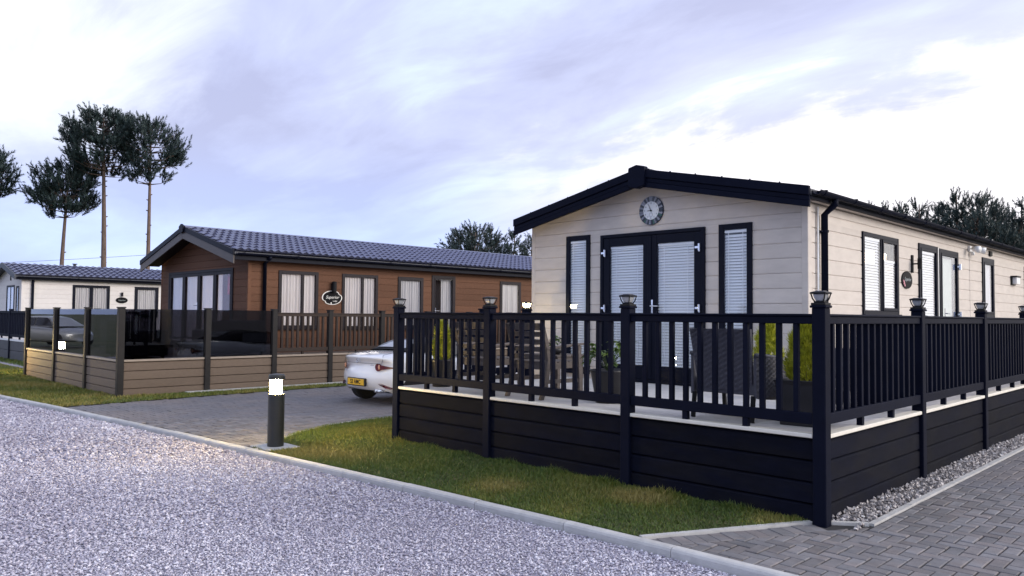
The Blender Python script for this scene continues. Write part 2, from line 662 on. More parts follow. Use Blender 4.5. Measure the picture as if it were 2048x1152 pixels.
def curtain_mat():
    m = bpy.data.materials.new('curtain')
    MATS['curtain'] = m
    m.use_nodes = True
    nt = m.node_tree
    nt.nodes.clear()
    L = nt.links.new
    df = nt.nodes.new('ShaderNodeBsdfDiffuse')
    df.inputs[0].default_value = (.80, .77, .78, 1)
    tr = nt.nodes.new('ShaderNodeBsdfTranslucent')
    tr.inputs[0].default_value = (.80, .77, .76, 1)
    no = nt.nodes.new('ShaderNodeTexNoise')
    no.inputs['Scale'].default_value = 14
    tc = nt.nodes.new('ShaderNodeTexCoord')
    mp = nt.nodes.new('ShaderNodeMapping')
    mp.inputs['Scale'].default_value = (1, 1, .15)
    L(tc.outputs['Object'], mp.inputs[0])
    L(mp.outputs[0], no.inputs[0])
    mr = nt.nodes.new('ShaderNodeMapRange')
    mr.inputs[3].default_value = .25
    mr.inputs[4].default_value = .5
    L(no.outputs[0], mr.inputs[0])
    mx = nt.nodes.new('ShaderNodeMixShader')
    L(mr.outputs[0], mx.inputs[0])
    L(df.outputs[0], mx.inputs[1])
    L(tr.outputs[0], mx.inputs[2])
    out = nt.nodes.new('ShaderNodeOutputMaterial')
    L(mx.outputs[0], out.inputs[0])


curtain_mat()
glass('window_glass', (0.985, 0.99, 0.995))
glass('smoked_glass', (0.30, 0.30, 0.34), ior=1.52)

# ------------------------------------------------------------------ ground
DECK = 0.715          # height of the decking floor
KERB = [(-32, 2.55), (-25.0, 3.05), (-21.0, 3.40), (-17.8, 3.68), (-14.3, 4.02), (-11.56, 4.25), (-9.0, 4.43), (-6.1, 4.61), (-4.77, 4.68), (-3.4, 4.745), (-2.0, 4.77), (0.5, 4.79), (4.0, 4.80)]


def kerb_y(x):
    for (a, b), (c, d) in zip(KERB, KERB[1:]):
        if a <= x <= c:
            return b + (d - b) * (x - a) / (c - a)
    return KERB[0][1] if x < KERB[0][0] else KERB[-1][1]


KXS = np.array([k[0] for k in KERB])
KYS = np.array([k[1] for k in KERB])


def sheet(name, poly, z, m, knd='structure'):
    mb = MB()
    n = len(poly)
    mb.v = [(x, y, z) for x, y in poly]
    mb.f = [tuple(range(n))]
    o = mb.build(name, m, fixn=False)
    if knd:
        kind(o, knd)
    return o


sheet('ground', [(-900, -900), (900, -900), (900, 900), (-900, 900)], -0.075, 'field')
sheet('road', [(k[0], k[1]) for k in KERB] + [(4.0, -4.2), (-32, -4.6)], -0.050, 'road_bed')


def in_poly(x, y, poly):
    x = np.asarray(x)
    y = np.asarray(y)
    r = np.zeros(x.shape, bool)
    n = len(poly)
    for i in range(n):
        x0, y0 = poly[i]
        x1, y1 = poly[(i + 1) % n]
        if y0 == y1:
            continue
        c = ((y0 > y) != (y1 > y)) & (x < (x1 - x0) * (y - y0) / (y1 - y0) + x0)
        r ^= c
    return r


def stones(px, py, z, size, flat=0.65):
    """irregular chips: jittered octahedra"""
    n = len(px)
    base = np.array([(1, 0, 0), (-1, 0, 0), (0, 1, 0), (0, -1, 0), (0, 0, 1), (0, 0, -1)], float)
    f = np.array([(0, 2, 4), (2, 1, 4), (1, 3, 4), (3, 0, 4), (2, 0, 5), (1, 2, 5), (3, 1, 5), (0, 3, 5)])
    v = base[None] * rng.uniform(0.65, 1.25, (n, 6, 1)) + rng.normal(0, 0.18, (n, 6, 3))
    v *= size[:, None, None] * 0.5
    v *= np.stack([rng.uniform(.8, 1.35, n), rng.uniform(.65, 1.0, n), rng.uniform(flat * .8, flat * 1.2, n)], 1)[:, None, :]
    a = rng.uniform(0, 2 * math.pi, n)
    t = rng.normal(0, 0.5, n)
    ca, sa, ct, st = np.cos(a), np.sin(a), np.cos(t), np.sin(t)
    Rm = np.zeros((n, 3, 3))
    Rm[:, 0, 0], Rm[:, 0, 1], Rm[:, 0, 2] = ca, -sa * ct, sa * st
    Rm[:, 1, 0], Rm[:, 1, 1], Rm[:, 1, 2] = sa, ca * ct, -ca * st
    Rm[:, 2, 1], Rm[:, 2, 2] = st, ct
    v = np.einsum('nij,nkj->nki', Rm, v)
    v += np.stack([px, py, z], 1)[:, None, :]
    faces = (f[None] + (np.arange(n) * 6)[:, None, None]).reshape(-1, 3)
    return v.reshape(-1, 3), faces


def jitter(x0, x1, y0, y1, s):
    gx, gy = np.meshgrid(np.arange(x0, x1, s), np.arange(y0, y1, s))
    gx = gx.ravel() + rng.uniform(-.5, .5, gx.size) * s
    gy = gy.ravel() + rng.uniform(-.5, .5, gy.size) * s
    return gx, gy


def road_gravel():
    X, Y, Z = [], [], []
    for (dmin, dmax, s, grow) in ((0, 6.6, 0.0190, 1.25), (6.6, 10.0, 0.0235, 1.27), (10.0, 34.0, 0.034, 1.3)):
        x, y = jitter(-30, 2.2, 0.6, 4.8, s)
        d = np.hypot(x, y)
        # the wedge the camera can see, with a wide margin
        az = np.degrees(np.arctan2(-x, y))
        ok = (d >= dmin) & (d < dmax) & (y < np.interp(x, KXS, KYS) - 0.065) & (az < 92) & (az > -25) & (d > 2.4)
        X.append(x[ok])
        Y.append(y[ok])
        Z.append(np.full(ok.sum(), s * grow))
    x, y, sz = np.concatenate(X), np.concatenate(Y), np.concatenate(Z)
    n = len(x)
    size = sz * rng.uniform(0.55, 1.25, n)
    z = -0.048 + rng.uniform(0.0, 0.35, n) * size
    v, f = stones(x, y, z, size)
    # stones are pale with dark ones between; patches of finer, darker chippings
    patch = 0.5 + 0.25 * np.sin(x * 1.3 + 2 * np.sin(y * .9)) + 0.2 * np.sin(y * 2.1 + x * .6)
    tone = np.clip(rng.beta(2.5, 2.3, n) * 0.82 + 0.18 * patch, 0, 1)
    o = link('road_gravel', fast_mesh('road_gravel', v, f, 'gravel', np.repeat(tone, 6)))
    kind(o, 'stuff')
    tag(o, 'loose pale grey and lilac gravel chippings covering the road', 'gravel')


road_gravel()


# kerb stones
def kerb():
    root = bpy.data.objects.new('kerb', None)
    COL.objects.link(root)
    kind(root, 'structure')
    pts = [Vector((a, b, 0)) for a, b in KERB]
    seg = []
    # resample at about 0.915 m
    acc = []
    for a, b in zip(pts, pts[1:]):
        k = max(1, round((b - a).length / 0.12))
        for i in range(k):
            acc.append(a.lerp(b, i / k))
    acc.append(pts[-1])
    run = [acc[0]]
    d = 0
    for p, q in zip(acc, acc[1:]):
        d += (q - p).length
        if d >= 0.915:
            run.append(q)
            d = 0
    prof = [(-0.055, -0.10), (-0.055, 0.002), (-0.045, 0.016), (-0.025, 0.024), (0.028, 0.024), (0.046, 0.016), (0.055, 0.0), (0.055, -0.10)]
    for p, q in zip(run, run[1:]):
        t = (q - p).normalized()
        nrm = Vector((t.y, -t.x, 0))
        a, b = p + t * 0.003, q - t * 0.003
        dz = random.uniform(-.004, .004)
        mb = MB()
        mb.ring_loft([[a + nrm * u + Vector((0, 0, w + dz)) for u, w in prof], [b + nrm * u + Vector((0, 0, w + dz * .4)) for u, w in prof]])
        mb.build('kerb_stone', 'concrete', root)


kerb()


# block paving -----------------------------------------------------
def clip(poly, planes):
    for (px, py, nx, ny) in planes:
        out = []
        n = len(poly)
        for i in range(n):
            a, b = poly[i], poly[(i + 1) % n]
            da = (a[0] - px) * nx + (a[1] - py) * ny
            db = (b[0] - px) * nx + (b[1] - py) * ny
            if da >= 0:
                out.append(a)
            if (da >= 0) != (db >= 0):
                t = da / (da - db)
                out.append((a[0] + (b[0] - a[0]) * t, a[1] + (b[1] - a[1]) * t))
        poly = out
        if len(poly) < 3:
            return []
    return poly


def herringbone(x0, x1, y0, y1, u=0.1):
    """90 degree herringbone of u x 2u blocks: (x, y, w, h)"""
    ni, nj = int((x1 - x0) / u) + 4, int((y1 - y0) / u) + 4
    for j in range(-2, nj):
        for i in range(-2, ni):
            k = (i - j) % 4
            if k == 0:
                yield (x0 + i * u, y0 + j * u, 2 * u, u)
            elif k == 3:
                yield (x0 + i * u, y0 + j * u, u, 2 * u)


def block_mesh(mb, poly, dz):
    g = 0.0050
    cx = sum(p[0] for p in poly) / len(poly)
    cy = sum(p[1] for p in poly) / len(poly)

    def inset(d):
        o = []
        for x, y in poly:
            l = math.hypot(x - cx, y - cy) or 1
            o.append((x - math.copysign(min(d, abs(x - cx)), x - cx), y - math.copysign(min(d, abs(y - cy)), y - cy)))
        return o
    r0 = [(x, y, -0.03) for x, y in inset(g)]
    r1 = [(x, y, dz - 0.004) for x, y in inset(g)]
    r2 = [(x, y, dz) for x, y in inset(g + 0.006)]
    n = len(mb.v)
    k = len(poly)
    mb.v += r0 + r1 + r2
    for a in (0, k):
        for j in range(k):
            mb.f.append((n + a + j, n + a + (j + 1) % k, n + a + k + (j + 1) % k, n + a + k + j))
    mb.f.append(tuple(n + 2 * k + j for j in range(k)))


def area(p):
    return abs(sum(p[i][0] * p[(i + 1) % len(p)][1] - p[(i + 1) % len(p)][0] * p[i][1] for i in range(len(p)))) / 2


def paving(root, polys, limit=300):
    cand = []
    for p in polys:
        if len(p) >= 3 and area(p) > 0.0012:
            cx = sum(q[0] for q in p) / len(p)
            cy = sum(q[1] for q in p) / len(p)
            az = math.degrees(math.atan2(-cx, cy))
            vis = 9 < az < 80
            cand.append(((0 if vis else 100) + math.hypot(cx, cy), p))
    cand.sort(key=lambda c: c[0])
    for d, p in cand[:limit]:
        mb = MB()
        block_mesh(mb, p, random.gauss(0.0, 0.0022))
        cx = sum(q[0] for q in p) / len(p)
        cy = sum(q[1] for q in p) / len(p)
        o = link('paving_block', mb.mesh('paving_block', 'paver', (cx, cy, 0)), root, loc=(cx, cy, 0))
    if len(cand) > limit:
        mb = MB()
        for d, p in cand[limit:]:
            block_mesh(mb, p, random.gauss(0.0, 0.0018))
        kind(mb.build('paving_blocks', 'paver_far', root, fixn=False), 'stuff')


# joined far blocks take their tone from their place
def far_paver():
    m = mat('paver_far', (0.155, 0.150, 0.165), 0.75, 0.16, 2.2, 0.6, 150, col2=(0.185, 0.165, 0.165))
    return m


far_paver()
# right-hand driveway
EDGE_A = ((-3.36, 4.80), (-2.66, 6.16))      # lawn edge
EDGE_B = ((-2.66, 6.20), (-2.34, 6.45))      # corner of the gravel strip
RD = sheet('driveway', [(-3.42, 4.74), (-2.66, 6.22), (-2.34, 6.45), (-2.32, 24), (4, 24), (4, 4.74)], -0.010, 'joint_sand')


def right_drive():
    ax, ay = EDGE_A[0]
    bx, by = EDGE_A[1]
    l = math.hypot(bx - ax, by - ay)
    tx, ty = (bx - ax) / l, (by - ay) / l
    nx, ny = ty, -tx
    polys = []
    # soldier course along the lawn
    k = int(l / 0.102)
    for i in range(k):
        a = i * l / k
        b = (i + 1) * l / k
        q = [(ax + tx * a, ay + ty * a), (ax + tx * b, ay + ty * b), (ax + tx * b + nx * .2, ay + ty * b + ny * .2), (ax + tx * a + nx * .2, ay + ty * a + ny * .2)]
        polys.append(clip(q, [(0, 4.79, 0.0, 1)]))
    inner = (ax + nx * .2, ay + ny * .2, nx, ny)
    for (x, y, w, h) in herringbone(-3.5, 3.0, 4.6, 15.0):
        q = [(x, y), (x + w, y), (x + w, y + h), (x, y + h)]
        cy = y + h / 2
        pl = [(0, 4.80, 0, 1)]
        if cy < 6.30:
            pl.append(inner)
            pl.append((-2.66, 6.19, .64, .77) if False else inner)
        else:
            pl.append((-2.285, 6.45, 1, 0))
        polys.append(clip(q, pl))
    paving(RD, polys)
    # concrete edging between gravel strip and blocks
    mb = MB()
    mb.bar((-2.62, 6.255, -0.03), (-2.34, 6.47, -0.03), 0.05, 0.09)
    mb.build('edging_stone', 'concrete', RD)
    y = 6.475
    while y < 20:
        mb = MB()
        mb.box(-2.345, -2.295, y, y + .91, -0.08, 0.014 + random.uniform(-.002, .002))
        mb.build('edging_stone', 'concrete', RD)
        y += 0.915
    mb = MB()
    mb.bar((ax - nx * .03, ay - ny * .03, -.02), (bx - nx * .03, by - ny * .03, -.02), 0.05, 0.075)
    mb.build('edging_stone', 'concrete', RD)


right_drive()
# left-hand driveway in front of the brown lodge
LDP = [(-15.0, 3.96), (-15.22, 7), (-15.35, 10), (-15.4, 22), (-9.55, 22), (-9.75, 9.4), (-10.10, 8.0), (-10.20, 7.0), (-10.05, 6.3), (-9.65, 5.5), (-9.2, 4.95), (-8.9, 4.60), (-8.8, 4.46), (-11.56, 4.27), (-14.3, 4.05)]
LD = sheet('driveway', LDP, -0.010, 'joint_sand')


def left_drive():
    polys = []
    c = []
    for (x, y, w, h) in herringbone(-15.5, -8.7, 3.9, 16.5):
        c.append((x, y, w, h))
    cx = np.array([q[0] + q[2] / 2 for q in c])
    cy = np.array([q[1] + q[3] / 2 for q in c])
    ok = in_poly(cx, cy, LDP) & (cy > np.interp(cx, KXS, KYS) + 0.1)
    for k, q in zip(ok, c):
        if k:
            x, y, w, h = q
            polys.append([(x, y), (x + w, y), (x + w, y + h), (x, y + h)])
    paving(LD, polys)
    # edging along both lawns
    pts = LDP[4:13]
    for p, q in zip(pts, pts[1:]):
        mb = MB()
        mb.bar((p[0], p[1], -0.03), (q[0], q[1], -0.03), 0.045, 0.085)
        mb.build('edging_stone', 'concrete', LD)


left_drive()

# lawns ------------------------------------------------------------
LAWN_A = [(-8.95, 4.52), (-6.1, 4.67), (-4.77, 4.74), (-3.42, 4.80), (-2.70, 6.14), (-2.70, 6.24), (-8.3, 6.3), (-8.34, 9.4), (-9.78, 9.4), (-10.12, 8.0), (-10.22, 7.0), (-10.07, 6.3), (-9.67, 5.5), (-9.22, 4.95)]
LAWN_B = [(-32, 2.62), (-25.0, 3.12), (-21.0, 3.46), (-17.8, 3.74), (-15.02, 4.0), (-15.24, 7), (-15.37, 10), (-15.42, 20), (-16.15, 20), (-16.15, 5.4), (-22.2, 5.4), (-22.4, 9), (-24.5, 9.0), (-24.6, 5.9), (-30, 5.9)]
LAWN_C = [(-34, 6.2), (-24.9, 6.1), (-24.8, 9.2), (-25.5, 16), (-34, 16)]
sheet('lawn', LAWN_A, 0.006, 'earth')
sheet('lawn', LAWN_B, 0.006, 'earth')
sheet('lawn', LAWN_C, 0.006, 'earth')
sheet('path', [(-34, 5.0), (-24.4, 5.75), (-24.6, 6.25), (-34, 6.35)], 0.010, 'road_bed')


def grass(label, poly, dens, hgt, wid, keep=None, bias=.34, extra=None):
    xs = [p[0] for p in poly]
    ys = [p[1] for p in poly]
    n = int((max(xs) - min(xs)) * (max(ys) - min(ys)) * dens)
    x = rng.uniform(min(xs), max(xs), n)
    y = rng.uniform(min(ys), max(ys), n)
    ok = in_poly(x, y, poly)
    if keep is not None:
        ok &= keep(x, y)
    x, y = x[ok], y[ok]
    hs = np.ones(len(x))
    if extra is not None:
        x, y, hs = np.concatenate([x, extra[0]]), np.concatenate([y, extra[1]]), np.concatenate([hs, extra[2]])
    n = len(x)
    pt = 0.5 * np.sin(x * 2.1 + 1.7 * np.sin(y * 1.9 + .6)) + 0.35 * np.sin(y * 3.7 - x * 1.1) + 0.3 * np.sin(x * 6.1 + y * 4.3)
    h = hgt * hs * rng.uniform(0.5, 1.25, n) * (1 + 0.25 * pt)
    a = rng.uniform(0, 2 * math.pi, n)
    w = wid * rng.uniform(.7, 1.3, n)
    lean = rng.normal(0, 0.45, (n, 2)) * h[:, None]
    v = np.zeros((n, 3, 3))
    v[:, 0] = np.stack([x + np.cos(a) * w, y + np.sin(a) * w, np.full(n, .003)], 1)
    v[:, 1] = np.stack([x - np.cos(a) * w, y - np.sin(a) * w, np.full(n, .003)], 1)
    v[:, 2] = np.stack([x + lean[:, 0], y + lean[:, 1], h], 1)
    tone = bias + 0.22 * pt + rng.normal(0, .15, n)
    # worn, yellowed spots
    for (sx, sy, sr, k) in ((-8.55, 5.35, .75, .32), (-7.9, 4.95, .5, .3), (-9.3, 6.6, .8, .28), (-5.35, 5.25, .34, .55), (-4.15, 5.85, .30, .75), (-2.95, 5.95, .25, .45), (-4.3, 5.0, .3, .2), (-20, 4.2, 2.0, .25), (-16, 4.6, 1.2, .3), (-15.7, 8.6, 1.6, .2)):
        tone += k * np.exp(-((x - sx) ** 2 + (y - sy) ** 2) / sr ** 2)
    tone = np.clip(tone, 0, 1)
    o = link('grass', fast_mesh('grass', v.reshape(-1, 3), np.arange(n * 3).reshape(-1, 3), 'grass_blade', np.repeat(tone, 3)))
    kind(o, 'stuff')
    tag(o, label, 'grass')


bol = lambda x, y: ~((np.abs(x + 8.83) < .27) & (np.abs(y - 4.76) < .22))
# longer fringe where the mower cannot reach: at the decking, the kerb and in stray tufts
ex, ey, eh = [], [], []
a_ = rng.uniform(-8.2, -2.75, 5200)
ex.append(a_), ey.append(6.165 - np.abs(rng.normal(0, .035, 5200))), eh.append(rng.uniform(.9, 2.1, 5200) * (.8 + .4 * np.sin(a_ * 9)))
a_ = rng.uniform(-8.5, -3.45, 4200)
ex.append(a_), ey.append(np.interp(a_, KXS, KYS) + .045 + np.abs(rng.normal(0, .02, 4200))), eh.append(rng.uniform(.8, 1.7, 4200))
for k in range(18):
    cx_, cy_ = rng.uniform(-8.6, -3.2), rng.uniform(4.9, 6.1)
    if cx_ > -3.5 + (cy_ - 4.8) * .5 - .15:
        continue
    ex.append(rng.normal(cx_, .035, 34)), ey.append(rng.normal(cy_, .035, 34)), eh.append(rng.uniform(1.2, 2.1, 34))
EXTRA = (np.concatenate(ex), np.concatenate(ey), np.concatenate(eh))
grass('short patchy green and yellow grass between kerb and black decking', LAWN_A, 7500, 0.036, 0.0042, bol, .42, EXTRA)
grass('short yellow green grass around the brown glass-sided decking', LAWN_B, 1700, 0.045, 0.009, None, .56)
grass('far strip of short grass by the white caravan', LAWN_C, 500, 0.05, 0.014)


def pebbles():
    root = sheet('gravel_strip', [(-2.72, 6.1), (-2.60, 6.25), (-2.345, 6.47), (-2.345, 22), (-2.72, 22)], -0.02, 'joint_sand')
    x, y = jitter(-2.66, -2.35, 6.15, 18, 0.030)
    ok = ~((x < -2.36) & (y < 6.25 + (x + 2.62) * .78 + .03) & (x > -2.62)) & (y > 6.2)
    x, y = x[ok], y[ok]
    x2, y2 = jitter(-2.66, -2.35, 6.2, 12, 0.042)
    ok = ~((x2 < -2.36) & (y2 < 6.25 + (x2 + 2.62) * .78 + .05) & (x2 > -2.62))
    x2, y2 = x2[ok], y2[ok]
    xs, ys = np.concatenate([x, x2]), np.concatenate([y, y2])
    n = len(xs)
    size = np.concatenate([rng.uniform(.030, .044, len(x)), rng.uniform(.034, .052, len(x2))])
    z = np.concatenate([rng.uniform(-.012, .004, len(x)), rng.uniform(.006, .022, len(x2))])
    z += 0.03 * np.clip((-2.42 - xs) / .2, 0, 1)
    v, f = stones(xs, ys, z, size, 0.8)
    tone = np.clip(rng.beta(1.8, 1.7, n), 0, 1)
    o = link('pebbles', fast_mesh('pebbles', v, f, 'pebble', np.repeat(tone, 6)))
    kind(o, 'stuff')
    tag(o, 'grey and pinkish pebbles in the narrow strip beside the black decking', 'pebbles')


pebbles()

# ------------------------------------------------------------------ lodge building blocks
def boards(root, face, a0, a1, zs, ops, m, t=0.022, lim=None, name='siding_board'):
    """horizontal boards with a chamfered top groove, cut round the openings (a0,a1,z0,z1)"""
    for zb, zt in zip(zs, zs[1:]):
        cuts = {zb, zt}
        for o in ops:
            for z in (o[2], o[3]):
                if zb + 0.012 < z < zt - 0.012:
                    cuts.add(z)
        cuts = sorted(cuts)
        for b0, b1 in zip(cuts, cuts[1:]):
            zm = (b0 + b1) / 2
            iv = [(a0, a1)]
            for o in ops:
                if o[2] < zm < o[3]:
                    nx = []
                    for s, e in iv:
                        if o[1] <= s or o[0] >= e:
                            nx.append((s, e))
                        else:
                            if o[0] > s:
                                nx.append((s, o[0]))
                            if o[1] < e:
                                nx.append((o[1], e))
                    iv = nx
            for s, e in iv:
                if e - s < 0.03:
                    continue

                def ends(z):
                    if lim is None:
                        return s, e
                    l, h = lim(z)
                    return max(s, l), min(e, h)
                if b1 == zt:
                    prof = [(0, b0), (t, b0), (t, b1 - .020), (t - .011, b1 - .007), (t - .011, b1), (0, b1)]
                else:
                    prof = [(0, b0), (t, b0), (t, b1), (0, b1)]
                A, B = [], []
                bad = False
                for d, z in prof:
                    l, h = ends(z)
                    if h - l < 0.01:
                        l = h = (l + h) / 2
                    A.append(face.p(l, d, z))
                    B.append(face.p(h, d, z))
                MB().ring_loft([A, B]).build(name, m, root)


def blind(face, root, a0, a1, z0, z1, d, pitch=0.040, tilt=60):
    mb = MB()
    n = int((z1 - z0) / pitch)
    w = 0.041
    c, s = math.cos(R(tilt)) * w / 2, math.sin(R(tilt)) * w / 2
    for i in range(n):
        z = z0 + (i + .5) * pitch
        p = [face.p(a0, d + c, z - s), face.p(a1, d + c, z - s), face.p(a1, d - c, z + s), face.p(a0, d - c, z + s)]
        mb.quad(*p)
    face.box(mb, a0, a1, d - .02, d + .02, z1 - .012, z1 + .02)
    for a in (a0 + (a1 - a0) * .18, a0 + (a1 - a0) * .82):
        face.box(mb, a - .004, a + .004, d + .02, d + .023, z0, z1)
    return mb.build('blind', 'blind', root, fixn=False)


def curtain(face, root, a0, a1, z0, z1, d, folds=9, m='curtain', amp=0.02):
    ph = random.uniform(0, 6)

    def fn(u, v):
        a = a0 + (a1 - a0) * u
        o = amp * math.sin(ph + u * folds * 2 * math.pi) + amp * .5 * math.sin(ph * 2 + u * folds * 4.3)
        return face.p(a, d + o * (0.55 + .45 * (1 - v)), z0 + (z1 - z0) * v)
    return MB().grid(fn, folds * 8, 3).build('curtain', m, root, smooth=True, fixn=False)


def window(root, face, a0, a1, z0, z1, m, lights, fill, fw=0.055, proud=0.045, sill=True, name='window', mull=0.05, openers=(), drop=0.0):
    """outer frame (the part) with panes and blinds or curtains under it. lights: list of (fraction0, fraction1)"""
    mb = MB()
    face.box(mb, a0, a0 + fw, -.06, proud, z0, z1)
    face.box(mb, a1 - fw, a1, -.06, proud, z0, z1)
    face.box(mb, a0 + fw, a1 - fw, -.06, proud - .002, z1 - fw, z1)
    face.box(mb, a0 + fw, a1 - fw, -.06, proud - .002, z0, z0 + fw)
    ia0, ia1 = a0 + fw, a1 - fw
    iz0, iz1 = z0 + fw, z1 - fw
    W_ = ia1 - ia0
    for i in range(len(lights) - 1):
        c = ia0 + W_ * (lights[i][1] + lights[i + 1][0]) / 2
        face.box(mb, c - mull / 2, c + mull / 2, -.055, proud - .006, iz0, iz1)
    w = mb.build(name, m, root, bevel=0.004)
    if sill:
        sb = MB()
        face.box(sb, a0 - .02, a1 + .02, proud + .001, proud + .03, z0 - .02, z0 + .012)
        sb.build('sill', m, w)
    for i, (f0, f1) in enumerate(lights):
        b0 = ia0 + W_ * f0 + (mull / 2 if i > 0 else 0)
        b1 = ia0 + W_ * f1 - (mull / 2 if i < len(lights) - 1 else 0)
        zz0, zz1 = iz0, iz1
        if i in openers:
            sb = MB()
            q = 0.042
            face.box(sb, b0 + .001, b0 + q, -.03, proud + .008, zz0, zz1)
            face.box(sb, b1 - q, b1 - .001, -.03, proud + .008, zz0, zz1)
            face.box(sb, b0 + q, b1 - q, -.03, proud + .006, zz1 - q, zz1 - .001)
            face.box(sb, b0 + q, b1 - q, -.03, proud + .006, zz0 + .001, zz0 + q)
            sb.build('sash', m, w, bevel=0.004)
            b0, b1, zz0, zz1 = b0 + q, b1 - q, zz0 + q, zz1 - q
        pb = MB()
        face.box(pb, b0, b1, proud - .020, proud - .014, zz0, zz1)
        pb.build('pane', 'window_glass', w)
        if fill == 'blind':
            blind(face, w, b0 + .004, b1 - .004, zz0 + .01, zz1 - .03 - (drop if i == len(lights) - 1 else 0), proud - .045)
        elif fill == 'curtain':
            curtain(face, w, b0 - .02, b1 + .02, zz0 - .005, zz1 + .005, proud - .06, folds=max(3, int((b1 - b0) * 14)))
    return w


def handle(face, root, a, z, d=0.05, dirn=-1):
    mb = MB()
    face.box(mb, a - .014, a + .014, d, d + .012, z - .11, z + .11)
    p = face.p
    mb.tube([p(a, d + .005, z + .02), p(a, d + .055, z + .02)], .010, 8)
    mb.tube([p(a, d + .05, z + .02), p(a + dirn * .12, d + .05, z + .018)], .010, 8)
    return mb.build('handle', 'chrome', root, bevel=0.002)


def hinge(face, root, a, z, d=0.05):
    mb = MB()
    face.box(mb, a - .055, a + .005, d, d + .03, z - .016, z + .016)
    face.box(mb, a + .005, a + .028, d + .004, d + .035, z - .06, z + .05)
    mb.tube([face.p(a + .016, d + .04, z - .05), face.p(a + .016, d + .04, z + .05)], .012, 8)
    return mb.build('hinge', 'chrome', root, bevel=0.003)


def gutter(root, x, sx, z, y0, y1, m, joints=0.95):
    g = MB()
    prof = [(0.055 * math.cos(t), 0.055 * math.sin(t)) for t in [math.pi + math.pi * k / 8 for k in range(9)]]
    prof2 = [(0.048 * math.cos(t), 0.048 * math.sin(t)) for t in [2 * math.pi - math.pi * k / 8 for k in range(9)]]
    ring = prof + prof2
    g.ring_loft([[(x + a, y0, z + b) for a, b in ring], [(x + a, y1, z + b) for a, b in ring]])
    o = g.build('gutter', m, root)
    y = y0 + .15
    while y < y1:
        b = MB()
        pr = [(0.062 * math.cos(t), 0.062 * math.sin(t)) for t in [math.pi + math.pi * k / 8 for k in range(9)]] + [(0.062, .012), (-.062 * 1.0, .012)]
        b.ring_loft([[(x + a, y, z + c) for a, c in pr], [(x + a, y + .035, z + c) for a, c in pr]])
        b.build('bracket', m, o)
        y += joints
    return o


